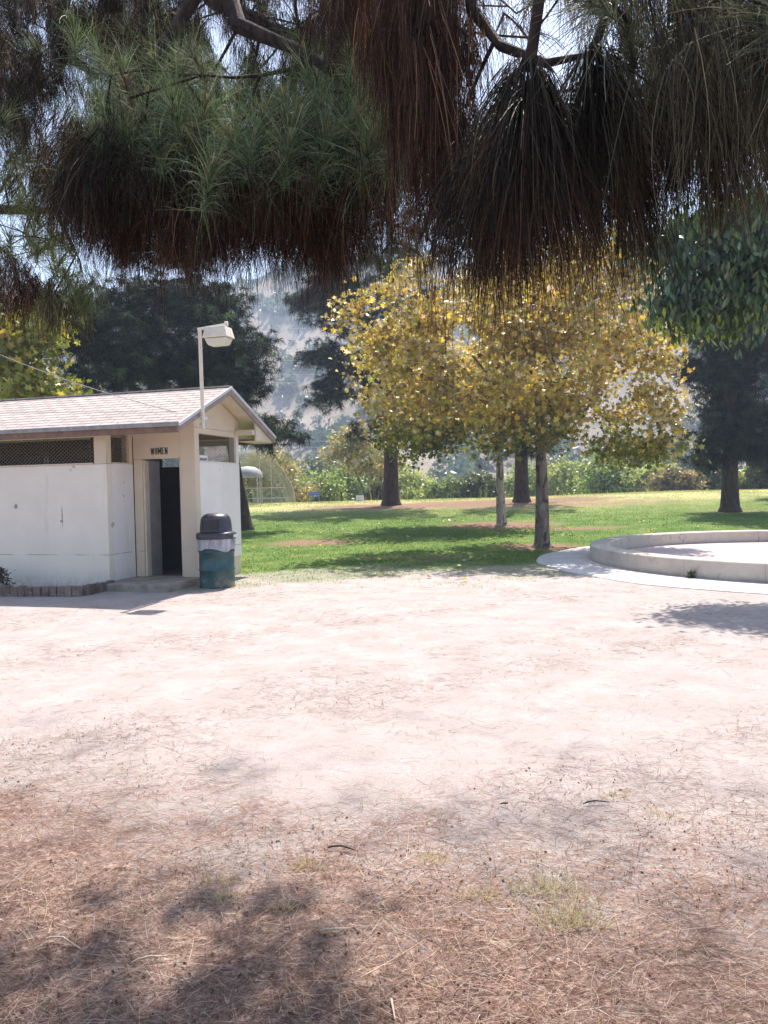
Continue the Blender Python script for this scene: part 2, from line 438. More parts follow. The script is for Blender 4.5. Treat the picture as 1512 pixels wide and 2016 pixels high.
M_RAKE = mottled('pale_rake_trim', (.5, .52, .57), (.62, .63, .66), 5, .5, .05)
M_WIRE = mottled('galvanised_wire', (.13, .09, .06), (.26, .2, .13), 30, .6, 0)
M_DARKWIRE = mottled('dark_cable', (.02, .02, .02), (.05, .05, .05), 8, .6, 0)

UL = -7.2
T = .15
def W(parent, name, mat, boxes, bevel=.006):
    mb = MB()
    for bx in boxes: mb.box(*bx)
    return mb.build(name, mat, parent, bevel=bevel)
# gable wall (faces +u): solid, foundation, header
W(bld, 'gable_wall', M_GWALL, [(-T, 0, .155, 1.66, .34, 2.07)])
W(bld, 'gable_foundation', M_TRIM, [(-T, -.012, .155, 1.64, -.2, .337)])
W(bld, 'corner_post', M_TRIM, [(-.28, 0, 0, .152, -.1, 2.66)])
W(bld, 'rear_corner_post', M_GWALL, [(-T, -.003, 1.55, 1.657, 2.073, 2.66)])
mb = MB(); mb.prism([(.0, 2.663), (1.66, 2.663), (1.66, 2.88), (.6, 3.31), (.0, 3.055)], lambda a_, z_, d: (d, a_, z_), -T, -.004)
mb.build('gable_peak', M_TRIM, bld)
W(bld, 'gable_header', M_TRIM, [(-T, -.006, .155, 1.547, 2.56, 2.66)])
# front room
mb = MB(); mb.box(UL, -1.2, -.75, -.6, -.1, 2.05); mb.build('front_wall', M_WALL, bld, bevel=.008)
W(bld, 'front_post', M_TRIM, [(-1.43, -1.203, -.747, -.6, 2.053, 2.6)])
W(bld, 'front_header', M_TRIM, [(UL, -1.433, -.745, -.62, 2.5, 2.6)])
W(bld, 'side_wall', M_GWALL, [(-1.35, -1.2, -.597, 0.0, -.1, 2.06)])
W(bld, 'side_header', M_TRIM, [(-1.35, -1.206, -.597, 0, 2.56, 2.64)])
W(bld, 'side_post', M_TRIM, [(-1.35, -1.2, -.1, -.002, 2.063, 2.557)])
mb = MB()
mb.box(UL, -1.45, -.76, -.6, 2.053, 2.075); mb.box(-1.36, -1.194, -.58, -.103, 2.063, 2.082); mb.build('opening_sill', M_TRIM, bld)
# door plane
W(bld, 'door_post', M_TRIM, [(-1.19, -1.03, .004, .15, -.05, 2.14)])
W(bld, 'lintel', M_TRIM, [(-1.196, -.283, .006, .15, 2.143, 2.64)])
W(bld, 'door_jamb', M_SOFFIT, [(-1.028, -.99, .03, .16, .1, 2.12), (-.32, -.283, .03, .16, .1, 2.12)])
W(bld, 'privacy_partition', M_INNER, [(-1.06, -1.0, .163, .52, .09, 2.13)])
W(bld, 'shade_partition', M_DARKIN, [(-1.6, -.17, 1.28, 1.32, .1, 2.0), (-1.6, -1.56, -.59, 1.27, .1, 2.54)])  # dark panels added so door and mesh openings look into shade
mb = MB(); mb.box(UL, -T, 1.51, 1.66, -.1, 2.05)
mb.box(UL, -3.25, 1.513, 1.655, 2.053, 2.55); mb.box(UL, UL + T, -.597, 1.505, -.1, 2.6); mb.build('rear_wall', M_DARKIN, bld)
mb = MB()
for u_ in (-1.8,): mb.box(u_, u_ + .16, 1.515, 1.655, 2.053, 2.62)
mb.box(UL, -.16, 1.512, 1.66, 2.55, 2.65)
mb.box(-2.7, -2.6, -.3, 1.2, .1, 1.95); mb.build('inner_framing', M_DARKIN, bld)
W(bld, 'floor_slab', mottled('floor_dark_concrete', (.1, .08, .07), (.16, .13, .12), 4, .9, .1), [(UL + .2, -.16, -.55, 1.5, -.05, .09)])
# little bright opening frame seen through the mesh
mb = MB(); mb.tube([(-3.1, .2, 2.05), (-3.1, .2, 2.24)], .012, 8); mb.tube([(-3.16, .2, 2.05), (-3.16, .2, 2.24)], .012, 8)
mb.build('pipe_pair', M_TRIM, bld)
# wire mesh panels
def chain(mb, fn, a0, a1, z0, z1, sp_=.075, slope=.8, r=.0055):
    hgt = z1 - z0
    for sgn in (1, -1):
        c_ = -hgt / slope - sp_
        while c_ < (a1 - a0) + hgt / slope:
            # line a = a0 + c_ + s*(z)/slope
            pts = []
            za, zb = z0, z1
            def aa(z_): return a0 + c_ + ((z_ - z0) if sgn > 0 else (z1 - z_)) / slope
            lo, hi = z0, z1
            # clip in a
            A, B_ = aa(lo), aa(hi)
            def clipz(av): return z0 + (av - a0 - c_) * slope if sgn > 0 else z1 - (av - a0 - c_) * slope
            if min(A, B_) < a1 and max(A, B_) > a0:
                zl = [lo, hi]
                for av in (a0, a1):
                    zc = clipz(av)
                    if lo < zc < hi: zl.append(zc)
                zs = sorted(z_ for z_ in zl if a0 - 1e-6 <= aa(z_) <= a1 + 1e-6)
                if len(zs) >= 2 and zs[-1] - zs[0] > .01:
                    d = .003 * sgn
                    mb.tube([fn(aa(zs[0]), zs[0], d), fn(aa(zs[-1]), zs[-1], d)], r, 3, cap=False)
            c_ += sp_
for nm, fn, a0, a1, z0, z1 in (
        ('mesh_panel', lambda a_, z_, d: (a_, -.7 + d, z_), UL + .15, -1.435, 2.075, 2.5),
        ('mesh_panel', lambda a_, z_, d: (-1.25 + d, a_, z_), -.595, -.102, 2.08, 2.56),
        ('mesh_panel', lambda a_, z_, d: (-.05 + d, a_, z_), .155, 1.548, 2.09, 2.56),
        ('mesh_panel', lambda a_, z_, d: (a_, 1.58 + d, z_), -3.24, -.16, 2.055, 2.55)):
    mb = MB(); chain(mb, fn, a0, a1, z0, z1); mb.build(nm, M_WIRE, bld)
mb = MB(); mb.box(-.07, .004, .16, 1.54, 2.072, 2.09); mb.build('gable_sill', M_GWALL, bld)
mb = MB(); mb.box(-.03, -.022, .2, .48, 2.1, 2.19); sgn_ = mb.build('notice_plate', mottled('white_plate', (.7, .7, .7), (.8, .8, .8), 8, .5, 0), bld)
mb = MB()
for k, (a_, b_) in enumerate(((.22, .27), (.29, .32), (.35, .39), (.41, .44))): mb.box(-.02, -.019, a_, b_, 2.115, 2.145)
mb.box(-.0215, -.0185, .215, .445, 2.108, 2.117)
mb.build('notice_lettering', M_DARKWIRE, sgn_)
# stencilled WOMEN over the door
mb = MB()
LH, LW, gap = .118, .05, .012
def stroke(x0, z0, x1, z1, wd, base):
    d = nrm(np.array([x1 - x0, z1 - z0])); n_ = np.array([-d[1], d[0]]) * wd * .5
    q = [(x0 + n_[0], z0 + n_[1]), (x0 - n_[0], z0 - n_[1]), (x1 - n_[0], z1 - n_[1]), (x1 + n_[0], z1 + n_[1])]
    mb.prism(q, lambda a_, z_, dd: (base + a_, dd, 2.215 + z_), .0036 - stroke.k * .0002, .0075); stroke.k = (stroke.k + 1) % 8
stroke.k = 0
bx = -.84; sw = .019
def letter(ch, wd):
    global bx
    if ch == 'W':
        for q in ((0, LH, wd * .25, 0), (wd * .25, 0, wd * .5, LH * .9), (wd * .5, LH * .9, wd * .75, 0), (wd * .75, 0, wd, LH)): stroke(*q, sw * .85, bx)
    if ch == 'O':
        stroke(0, .012, 0, LH - .012, sw, bx); stroke(wd, .012, wd, LH - .012, sw, bx); stroke(.004, .006, wd - .004, .006, .014, bx); stroke(.004, LH - .006, wd - .004, LH - .006, .014, bx)
    if ch == 'M':
        stroke(0, 0, 0, LH, sw, bx); stroke(wd, 0, wd, LH, sw, bx); stroke(.004, LH, wd * .5, LH * .25, sw * .8, bx); stroke(wd - .004, LH, wd * .5, LH * .25, sw * .8, bx)
    if ch == 'E':
        stroke(0, 0, 0, LH, sw, bx)
        for z_ in (.007, LH * .5, LH - .007): stroke(.012, z_, wd, z_, .015, bx)
    if ch == 'N':
        stroke(0, 0, 0, LH, sw, bx); stroke(wd, 0, wd, LH, sw, bx); stroke(0, LH, wd, 0, sw * .9, bx)
    bx += wd + gap + sw * .8
for ch, wd in (('W', .056), ('O', .03), ('M', .048), ('E', .032), ('N', .036)): letter(ch, wd)
mb.build('stencil_lettering', mottled('black_stencil_paint', (.012, .01, .01), (.04, .035, .03), 60, .6, 0), bld)
# roof: overlapping shingle courses on both slopes
U1, U0r = .39, -7.5
EZ, RZ, EV0, RV, EV1 = 2.63, 3.38, -1.15, .6, 2.45
m_sh, nt, b = mat_new('shingle_material'); v = coords(nt)
v.node.inputs['Location'].default_value = (0, 1.15, 0)
br = N(nt, 'ShaderNodeTexBrick'); nt.links.new(v, br.inputs[0]); br.inputs['Scale'].default_value = 1.0
br.inputs['Brick Width'].default_value = .3; br.inputs['Row Height'].default_value = 1.75 / 13; br.inputs['Mortar Size'].default_value = .011
br.inputs['Color1'].default_value = (.38, .325, .295, 1); br.inputs['Color2'].default_value = (.47, .41, .37, 1); br.inputs['Mortar'].default_value = (.2, .155, .135, 1)
c = mixc(nt, .55, br.outputs[0], ramp(nt, noise(nt, v, 7, 6, .7), [(.3, (.7, .66, .64)), (.7, (1.15, 1.12, 1.1))]), 'MULTIPLY')
nt.links.new(c, b.inputs['Base Color']); b.inputs['Roughness'].default_value = .92
bump(nt, b, noise(nt, v, 90, 4, .7), .4, .01)
mb = MB(); NCO = 13
for (va, vb) in ((EV0, RV), (EV1, RV)):
    for i in range(NCO):
        t0_, t1_ = i / NCO, (i + 1) / NCO
        q0, q1 = va + (vb - va) * t0_, va + (vb - va) * t1_ + .0005
        z0_, z1_ = EZ + (RZ - EZ) * t0_ + .0055, EZ + (RZ - EZ) * t1_ + .0032
        nseg = 26; us = np.linspace(U0r, U1 + .012, nseg + 1)
        for k in range(nseg):
            dz = abs(rng.normal(0, .0006))
            a_, b_ = us[k], us[k + 1] - .003
            mb.hexa([(a_, q0, z0_ - .006), (b_, q0, z0_ - .006), (b_, q1, z1_ - .006), (a_, q1, z1_ - .006)],
                    [(a_, q0, z0_ + dz), (b_, q0, z0_ + dz), (b_, q1, z1_ + dz * .2), (a_, q1, z1_ + dz * .2)])
mb.box(U0r, U1 + .012, RV - .06, RV + .06, RZ - .004, RZ + .018)
roof = mb.build('roof', m_sh, bld)
mb = MB()
for va in (EV0, EV1):
    sgn2 = 1 if va < RV else -1
    mb.hexa([(U0r, va, EZ - .045), (U1, va, EZ - .045), (U1, RV, RZ - .045), (U0r, RV, RZ - .045)],
            [(U0r, va, EZ - .008), (U1, va, EZ - .008), (U1, RV, RZ - .008), (U0r, RV, RZ - .008)])
mb.build('soffit', M_SOFFIT, roof)
mb = MB(); mb.box(U0r, U1, EV0 - .028, EV0, EZ - .055, EZ + .012); mb.build('drip_edge', M_GREY, roof)
mb = MB(); mb.box(U0r, U1 - .02, EV0 + .002, EV0 + .03, EZ - .15, EZ - .05); mb.box(U0r, U1 - .02, EV1 - .03, EV1 - .002, EZ - .15, EZ - .05)
mb.build('fascia_board', M_BROWN, roof)
def rake(mb, u0_, u1_, h0, h1, dv=.0):
    for va in (EV0 - dv, EV1 + dv):
        zz = EZ - abs(dv) * .456
        mb.hexa([(u0_, va, zz + h0), (u1_, va, zz + h0), (u1_, RV, RZ + h0), (u0_, RV, RZ + h0)], [(u0_, va, zz + h1), (u1_, va, zz + h1), (u1_, RV, RZ + h1), (u0_, RV, RZ + h1)])
mb = MB(); rake(mb, U1 + .003, U1 + .03, -.045, .004, .02); mb.build('rake_trim', M_RAKE, roof)
mb = MB(); rake(mb, U1 - .03, U1 + .012, -.135, -.047); mb.build('rake_board', mottled('rake_board_paint', (.24, .18, .16), (.34, .27, .24), 8, .7, .1), roof)
# boxed rear eave return and lookout beam
mb = MB(); mb.prism([(1.662, 2.5), (2.43, 2.5), (2.43, 2.58), (1.662, 2.89)], lambda a_, z_, d: (d, a_, z_), .325, .355)
mb.box(.0, .32, 1.67, 2.42, 2.49, 2.505); mb.build('eave_return', M_SOFFIT, bld)
W(bld, 'lookout_beam', M_SOFFIT, [(.003, .36, 1.5, 1.6, 2.6, 2.7)])
W(bld, 'concrete_step', mottled('step_concrete', (.2, .165, .13), (.36, .31, .26), 5, .9, .4, (.2, .17, .13), 16), [(-1.2, .06, -1.05, .2, -.1, .118)], .012)
# ------------------------------------------------------------------ wall lamp on its bent pole
lp = empty('pole_lamp', P(400, 838, 12.36)); 
tag(lp, 'cream floodlight on a thin bent pole fixed to the gable edge', 'lamp')
M_LPAINT = mottled('lamp_cream_paint', (.62, .55, .44), (.74, .67, .56), 9, .5, .05)
lb = np.array(lp.location); tp_ = P(393, 647, 12.36) - lb; ar = np.array([.44, -.12, .03])
mb = MB(); lean = tp_ / np.linalg.norm(tp_)
mb.tube([lean * -.06, tp_ * .5, tp_ + (0, 0, 0)], .03, 8); mb.tube([tp_ + (-.028, .008, -.01), tp_ + ar], .026, 8)
mb.build('pole', M_LPAINT, lp, smooth=True, flat_angle=40)
hc = tp_ + ar * .72
def frus(mb, c_, z0_, z1_, a_, b_, a2, b2):
    ax = nrm(np.array([.963, -.27, 0])); ay = np.array([.27, .963, 0])
    q = lambda sx, sy, z_, A, B: tuple(c_ + ax * sx * A + ay * sy * B + np.array([0, 0, z_]))
    mb.hexa([q(-1, -1, z0_, a_, b_), q(1, -1, z0_, a_, b_), q(1, 1, z0_, a_, b_), q(-1, 1, z0_, a_, b_)],
            [q(-1, -1, z1_, a2, b2), q(1, -1, z1_, a2, b2), q(1, 1, z1_, a2, b2), q(-1, 1, z1_, a2, b2)])
mb = MB(); frus(mb, hc, -.2, -.03, .215, .15, .17, .13); mb.build('lamp_housing', M_LPAINT, lp, bevel=.012)
mb = MB(); frus(mb, hc, -.315, -.203, .15, .1, .195, .135)
mg, nt, b = mat_new('lamp_glass'); b.inputs['Base Color'].default_value = (.62, .6, .5, 1); b.inputs['Roughness'].default_value = .3
mb.build('lens', mg, lp, bevel=.03)
mb = MB(); mb.lathe([(0.0001, .05), (.028, .045), (.036, .02), (.036, -.03)], 12, (tp_[0] + ar[0] * 1.02, tp_[1] + ar[1] * 1.02)); 
pc = mb.build('photocell', M_LPAINT, lp, smooth=True); pc.location = (0, 0, tp_[2] + .03)
mb = MB(); mb.box(-.07, .07, .035, .07, -.0, .05); mb.box(-.06, .05, .03, .08, .1, .14); mb.build('bracket', M_RAKE, lp)
# ------------------------------------------------------------------ service wire
mb = MB(); A_ = P(390, 822, 12.1); B_ = P(-420, 455, 19.0)
pts = [A_ + (B_ - A_) * t + np.array([0, 0, -.55 * 4 * t * (1 - t)]) for t in np.linspace(0, 1, 22)]
mb.tube(pts, .0062, 6); wv = mb.build('service_wire', mottled('grey_cable', (.3, .28, .26), (.42, .4, .37), 5, .6, 0))
tag(wv, 'thin grey service wire slanting up from the restroom roof', 'wire')

# ------------------------------------------------------------------ trash can
tcx, tcy = -2.76, 12.6
can = empty('trash_can', (tcx, tcy, 0)); tag(can, 'green drum trash can with dark domed lid beside the gable wall', 'trash can')
m_dr, nt, b = mat_new('drum_green'); v = coords(nt); sp = N(nt, 'ShaderNodeSeparateXYZ'); nt.links.new(v, sp.inputs[0])
c = ramp(nt, noise(nt, v, 5, 6, .65), [(.4, (.012, .05, .05)), (.6, (.02, .085, .1))])
c = mixc(nt, maprange(nt, noise(nt, v, 7, 5, .7), .56, .62, 0, .35), c, (.07, .1, .09))
rs = math_(nt, 'MULTIPLY', maprange(nt, noise(nt, v, 5, 5, .7), .5, .62, 0, .8), maprange(nt, sp.outputs[2], .02, .26, 1, 0))
c = mixc(nt, rs, c, (.24, .15, .075)); nt.links.new(c, b.inputs['Base Color']); b.inputs['Roughness'].default_value = .42
prof = [(.0001, -.01), (.285, -.01), (.292, .0), (.292, .02), (.284, .03)]
def ribp(z): return [(.284, z - .022), (.294, z - .008), (.296, z), (.294, z + .008), (.284, z + .022)]
prof += ribp(.29) + ribp(.585) + [(.284, .80), (.294, .81), (.292, .83)]
mb = MB(); mb.lathe(prof, 56); mb.build('drum', m_dr, can, smooth=True, flat_angle=50)
mbag, nt, b = mat_new('bin_liner'); v = coords(nt, (5, 5, 1.2)); c = ramp(nt, noise(nt, v, 3, 5, .7), [(.35, (.2, .21, .25)), (.65, (.5, .5, .55))])
nt.links.new(c, b.inputs['Base Color']); b.inputs['Roughness'].default_value = .3; bump(nt, b, noise(nt, v, 4, 5, .7), .8, .03)
mb = MB()
def wob(an, j):
    f = .006 * math.sin(9 * an + j) + .005 * math.sin(23 * an + 2 * j)
    return (abs(f) + .002, (.02 * math.sin(3 * an + 1) + .014 * math.sin(7 * an + 2 * math.sin(2 * an))) if j == 0 else 0)
mb.lathe([(.299, .615), (.3, .64), (.297, .7), (.299, .76), (.3, .83), (.297, .86)], 96, wob=wob); mb.build('bin_liner', mbag, can, smooth=True)
m_lid = mottled('lid_plastic', (.022, .022, .032), (.04, .04, .055), 6, .38, .1)
mb = MB()
lidp = [(.3, .79), (.322, .79), (.326, .80), (.326, .86), (.318, .885), (.27, .9), (.262, .905), (.256, 1.0), (.245, 1.09), (.225, 1.145), (.185, 1.185), (.12, 1.205), (.0001, 1.212)]
mb.lathe(lidp, 56); lid = mb.build('lid', m_lid, can, smooth=True, flat_angle=55)
# opening frame and flap facing the clearing to the left
fa = math.atan2(-tcy, -tcx) - R(22)
def cyl(an, rr, z): return (rr * math.cos(an), rr * math.sin(an), z)
mb = MB(); HA = R(36); n_ = 10
def arcbox(mb, a0, a1, z0, z1, ra, rb, n=8):
    for i in range(n):
        b0 = a0 + (a1 - a0) * i / n; b1 = a0 + (a1 - a0) * (i + 1) / n
        mb.hexa([cyl(b0, ra, z0), cyl(b0, rb, z0), cyl(b1, rb, z0), cyl(b1, ra, z0)], [cyl(b0, ra - (z1 - z0) * .08, z1), cyl(b0, rb - (z1 - z0) * .08, z1), cyl(b1, rb - (z1 - z0) * .08, z1), cyl(b1, ra - (z1 - z0) * .08, z1)])
arcbox(mb, fa - HA, fa + HA, .915, .935, .24, .274); arcbox(mb, fa - HA, fa + HA, 1.105, 1.125, .22, .262)
arcbox(mb, fa - HA, fa - HA + .05, .936, 1.104, .24, .272, 1); arcbox(mb, fa + HA - .05, fa + HA, .936, 1.104, .24, .272, 1); mb.build('flap_frame', m_lid, lid)
mb = MB(); arcbox(mb, fa - HA + .06, fa + HA - .06, .938, 1.102, .25, .264); mb.build('flap', mottled('flap_plastic', (.008, .007, .008), (.015, .013, .014), 6, .5, 0), lid)
mb = MB(); arcbox(mb, fa + R(78), fa + R(104), .808, .855, .327, .334, 4); mb.build('lid_clip', mottled('pale_clip', (.5, .5, .55), (.6, .6, .62), 6, .4, 0), lid)

# ------------------------------------------------------------------ brick edging, shrub, low bed
M_BRICK = mottled('weathered_brick', (.1, .07, .06), (.24, .18, .15), 3.2, .95, .5, (.34, .29, .25), 14)
mb = MB()
E0 = P(222, 1166, 12.5); E1 = P(160, 1183, 11.75); E2 = P(-260, 1188, 12.3)
def run(A, B_, wd):
    A = np.array([A[0], A[1]]); B_ = np.array([B_[0], B_[1]]); L_ = np.linalg.norm(B_ - A); d = (B_ - A) / L_; n_ = np.array([-d[1], d[0]])
    k = int(L_ / wd)
    for i in range(k):
        s0, s1 = i * wd + .006, (i + 1) * wd - .006; h_ = .155 + rng.normal(0, .007); tl = rng.normal(0, .008)
        q = lambda s, t: tuple(A + d * s + n_ * t)
        b4 = [(*q(s0, -.05), -.1), (*q(s1, -.05), -.1), (*q(s1, .05), -.1), (*q(s0, .05), -.1)]
        t4 = [(*q(s0 + tl, -.05 + tl), h_), (*q(s1 + tl, -.05 + tl), h_ + rng.normal(0, .003)), (*q(s1 + tl, .05 + tl), h_), (*q(s0 + tl, .05 + tl), h_)]
        mb.hexa(b4, t4)
run(E0, E1, .1); run(E1, E2, .128)
be = mb.build('brick_edging', M_BRICK, bevel=.008)
tag(be, 'row of upright weathered bricks edging the bed below the hut wall', 'edging')

# ------------------------------------------------------------------ round basin
bas = empty('round_basin', (PCX, PCY, 0)); tag(bas, 'low round concrete basin wall with pale paved rim', 'basin')
RO, RI, WH = 4.49, 4.11, .32
m_bw, nt, b = mat_new('basin_wall_concrete'); v = coords(nt)
c = ramp(nt, noise(nt, v, 1.6, 7, .65), [(.3, (.40, .345, .29)), (.7, (.56, .5, .435))])
vo = N(nt, 'ShaderNodeTexVoronoi', feature='DISTANCE_TO_EDGE'); mpv = N(nt, 'ShaderNodeMix', data_type='VECTOR')
wn2 = N(nt, 'ShaderNodeTexNoise'); wn2.inputs['Scale'].default_value = 4; wn2.inputs['Detail'].default_value = 6; nt.links.new(v, wn2.inputs[0])
vadd = N(nt, 'ShaderNodeVectorMath', operation='ADD'); nt.links.new(v, vadd.inputs[0]); vs_ = N(nt, 'ShaderNodeVectorMath', operation='SCALE'); vs_.inputs['Scale'].default_value = .5
nt.links.new(wn2.outputs['Color'], vs_.inputs[0]); nt.links.new(vs_.outputs[0], vadd.inputs[1]); nt.links.new(vadd.outputs[0], vo.inputs['Vector']); vo.inputs['Scale'].default_value = 1.1
crk = math_(nt, 'MULTIPLY', maprange(nt, vo.outputs[0], .0, .014, 1, 0), maprange(nt, noise(nt, v, .7, 3, .5), .5, .6))
c = mixc(nt, math_(nt, 'MULTIPLY', crk, .7), c, (.2, .12, .085))
c = mixc(nt, maprange(nt, noise(nt, v, 3.1, 6, .7), .56, .68, 0, .55), c, (.27, .215, .165))
spb = N(nt, 'ShaderNodeSeparateXYZ'); nt.links.new(v, spb.inputs[0])
ang = math_(nt, 'ARCTAN2', spb.outputs[1], spb.outputs[0])
jt = math_(nt, 'LESS_THAN', math_(nt, 'FRACT', math_(nt, 'ADD', math_(nt, 'MULTIPLY', ang, 3.5), math_(nt, 'MULTIPLY', wn2.outputs['Fac'], .01))), .007)
c = mixc(nt, math_(nt, 'MULTIPLY', jt, .65), c, (.2, .15, .12))
lowb = maprange(nt, math_(nt, 'ADD', spb.outputs[2], math_(nt, 'MULTIPLY', noise(nt, v, 9, 5, .7), .16)), .07, .2, .6, 0)
c = mixc(nt, lowb, c, (.22, .17, .13))
nt.links.new(c, b.inputs['Base Color']); b.inputs['Roughness'].default_value = .9; bump(nt, b, noise(nt, v, 30, 5, .65), .25, .01)
mb = MB(); e_ = .014
mb.lathe([(RO, -.1), (RO, WH - e_), (RO - e_, WH), (RI + e_, WH), (RI, WH - e_), (RI, -.05)], 180); mb.build('basin_wall', m_bw, bas, smooth=True, flat_angle=35)
m_ap = mottled('apron_concrete', (.45, .42, .4), (.56, .53, .505), 2.2, .9, .2, (.42, .38, .34), 9)
mb = MB(); mb.lathe([(RO - .1, .028), (5.5, .022), (5.53, .01), (5.53, -.1)], 180, wob=lambda an, j: ((.05 * math.sin(7 * an) + .02 * math.sin(19 * an)) if j else 0, 0)); mb.build('apron', m_ap, bas, smooth=True, flat_angle=35)
m_bf, nt, b = mat_new('basin_floor'); v = coords(nt)
c = ramp(nt, noise(nt, v, 1.1, 5, .6), [(.35, (.46, .345, .32)), (.65, (.54, .45, .425))])
c = mixc(nt, maprange(nt, noise(nt, v, 9, 3, .6), .62, .68, 0, .7), c, (.34, .22, .17)); nt.links.new(c, b.inputs['Base Color']); b.inputs['Roughness'].default_value = .9
mb = MB(); mb.lathe([(RI + .02, .045), (2.0, .05), (.0001, .05)], 90); mb.build('basin_floor', m_bf, bas)

# ------------------------------------------------------------------ trees
def trunk_path(base, top, r0_, r1_, bend=.12, n=8, flare=1.5):
    base = np.asarray(base, float); top = np.asarray(top, float)
    ts = np.linspace(0, 1, n); side = rng.normal(0, bend, 3); side[2] = 0
    pts = [base + (top - base) * t + side * math.sin(t * math.pi) for t in ts]
    rr = [r0_ + (r1_ - r0_) * t for t in ts]
    # root flare
    d = pts[1] - pts[0]
    ex = [(pts[0] - np.array([0, 0, .15]), r0_ * flare * 1.15), (pts[0] + d * .04, r0_ * flare), (pts[0] + d * .13, r0_ * (1 + (flare - 1) * .4)), (pts[0] + d * .35, r0_ * 1.03)]
    return np.array([e[0] for e in ex] + pts[1:]), [e[1] for e in ex] + rr[1:]
def broadleaf(name, base, forks, crowns, pal, size, per, mats, label, cat, group=None, r=.2, trunk_top=None, spread=.34, shape=MAPLE, up_bias=.4, low_pal=None, zlow=None, gaps=0.0, lean=(0, 0), seg_targets=1.0, flare=1.5, hang=False):
    base = np.asarray(base, float)
    root = empty(name, base); tag(root, label, cat, group)
    top = np.asarray(trunk_top, float)
    tp = trunk_path(base, top, r, r * .62, .05, flare=flare)
    paths = [tp]
    for ftop, rr in forks:
        ftop = np.asarray(ftop, float); md = (top + ftop) * .5 + rng.normal(0, .15, 3)
        ts = np.linspace(0, 1, 7)[:, None]
        paths.append(((1 - ts) ** 2 * top + 2 * ts * (1 - ts) * md + ts ** 2 * ftop, list(np.linspace(rr, rr * .3, 7))))
    tg = np.concatenate([ell(c_, r_, int(n_ * seg_targets)) for c_, r_, n_ in crowns])
    if gaps:
        tg = tg[wav(tg[:, 0] * 1.4 + tg[:, 1], tg[:, 2] * 1.6, 1.6, 3.3) > -1 + gaps]
    br_ = grow(paths, tg, .007, .02, .55, .08)
    mb = MB(); tubes(mb, [(p_ - base, r_) for p_, r_ in paths], 12); tubes(mb, [(p_ - base, r_) for p_, r_ in br_], 5); mb.build('trunk', mats[0], root, smooth=True)
    k = rng.poisson(per, len(tg)); cc = np.repeat(tg, k, 0); n = len(cc)
    off = rng.normal(0, spread, (n, 3)); off[:, 2] *= .62
    cc = cc + off
    cl = pick(n, pal)
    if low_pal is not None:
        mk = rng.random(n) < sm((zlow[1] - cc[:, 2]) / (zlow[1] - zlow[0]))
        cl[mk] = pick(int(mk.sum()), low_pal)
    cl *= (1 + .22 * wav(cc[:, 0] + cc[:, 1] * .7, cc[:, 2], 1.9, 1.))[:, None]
    ax_ = dict()
    if hang:
        bb = rng.normal(0, .38, (n, 3)); bb[:, 2] -= 1; bb = nrm(bb); q_ = rng.normal(size=(n, 3)); q_[:, 1] -= .6; q_[:, 2] += .9
        tt = nrm(np.cross(q_, bb)); ax_ = dict(t=tt, b=bb, n=np.cross(tt, bb))
    Vv, Ff, Cc = leaf_arrays(cc, size * rng.uniform(.5, 1.45, n), cl.clip(.005, .9), shape, up_bias=up_bias, **ax_)
    npmesh('crown', Vv, Ff, mats[1], root, Cc, off=base)
    return root

# main sycamore
SY = 19.0
def pe(px, py, Y, rx, ry, rz, n): return (P(px, py, Y), (rx, ry, rz), n)
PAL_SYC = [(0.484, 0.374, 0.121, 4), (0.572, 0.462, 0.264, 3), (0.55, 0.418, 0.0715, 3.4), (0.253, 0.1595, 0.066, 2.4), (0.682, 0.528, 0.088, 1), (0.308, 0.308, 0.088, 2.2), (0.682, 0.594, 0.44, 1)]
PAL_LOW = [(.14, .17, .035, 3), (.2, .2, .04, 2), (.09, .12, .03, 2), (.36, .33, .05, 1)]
b0 = P(1067, 1066, SY); b0[2] = tz(b0[0], b0[1])
broadleaf('sycamore_tree', b0,
          [(P(1010, 640, SY + .3), .11), (P(1090, 560, SY), .12), (P(1180, 640, SY - .5), .08), (P(930, 700, SY - .8), .075), (P(1170, 790, SY - .6), .045)],
          [pe(1050, 690, SY, 3.7, 3.2, 2.5, 190), pe(800, 690, SY, 1.3, 1.6, 1.7, 34), pe(1010, 580, SY, 3.3, 2.6, 1.15, 70), pe(730, 650, SY, .75, .9, .8, 12), pe(950, 800, SY - .5, 2.6, 2.0, 1.0, 50),
           pe(1290, 690, SY, .9, 1.0, .7, 12), pe(1310, 800, SY - .3, .75, .8, .55, 8), pe(1240, 870, SY - .6, 1.3, 1.0, .45, 16), pe(1180, 520, SY, 1.6, 1.4, .8, 24)],
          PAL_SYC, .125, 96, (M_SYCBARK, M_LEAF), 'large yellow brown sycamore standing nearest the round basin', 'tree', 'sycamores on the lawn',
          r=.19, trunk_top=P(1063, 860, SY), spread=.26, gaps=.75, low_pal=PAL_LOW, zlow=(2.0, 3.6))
# second sycamore behind
b1 = P(988, 1030, 25); b1[2] = tz(b1[0], b1[1])
broadleaf('sycamore_tree', b1, [(P(900, 760, 25), .12), (P(1010, 700, 25.4), .12)],
          [pe(880, 800, 25, 2.3, 2.2, 1.4, 74), pe(820, 860, 25, 1.5, 1.6, .6, 24), pe(960, 760, 25.5, 2.2, 2.0, 1.6, 60), pe(800, 720, 25, 1.5, 1.8, 1.6, 40)],
          PAL_SYC, .135, 66, (M_PALEBARK, M_LEAF), 'paler slim sycamore trunk just behind the largest sycamore', 'tree', 'sycamores on the lawn',
          r=.17, trunk_top=P(984, 890, 25), spread=.36, low_pal=PAL_LOW, zlow=(2.4, 4.4))
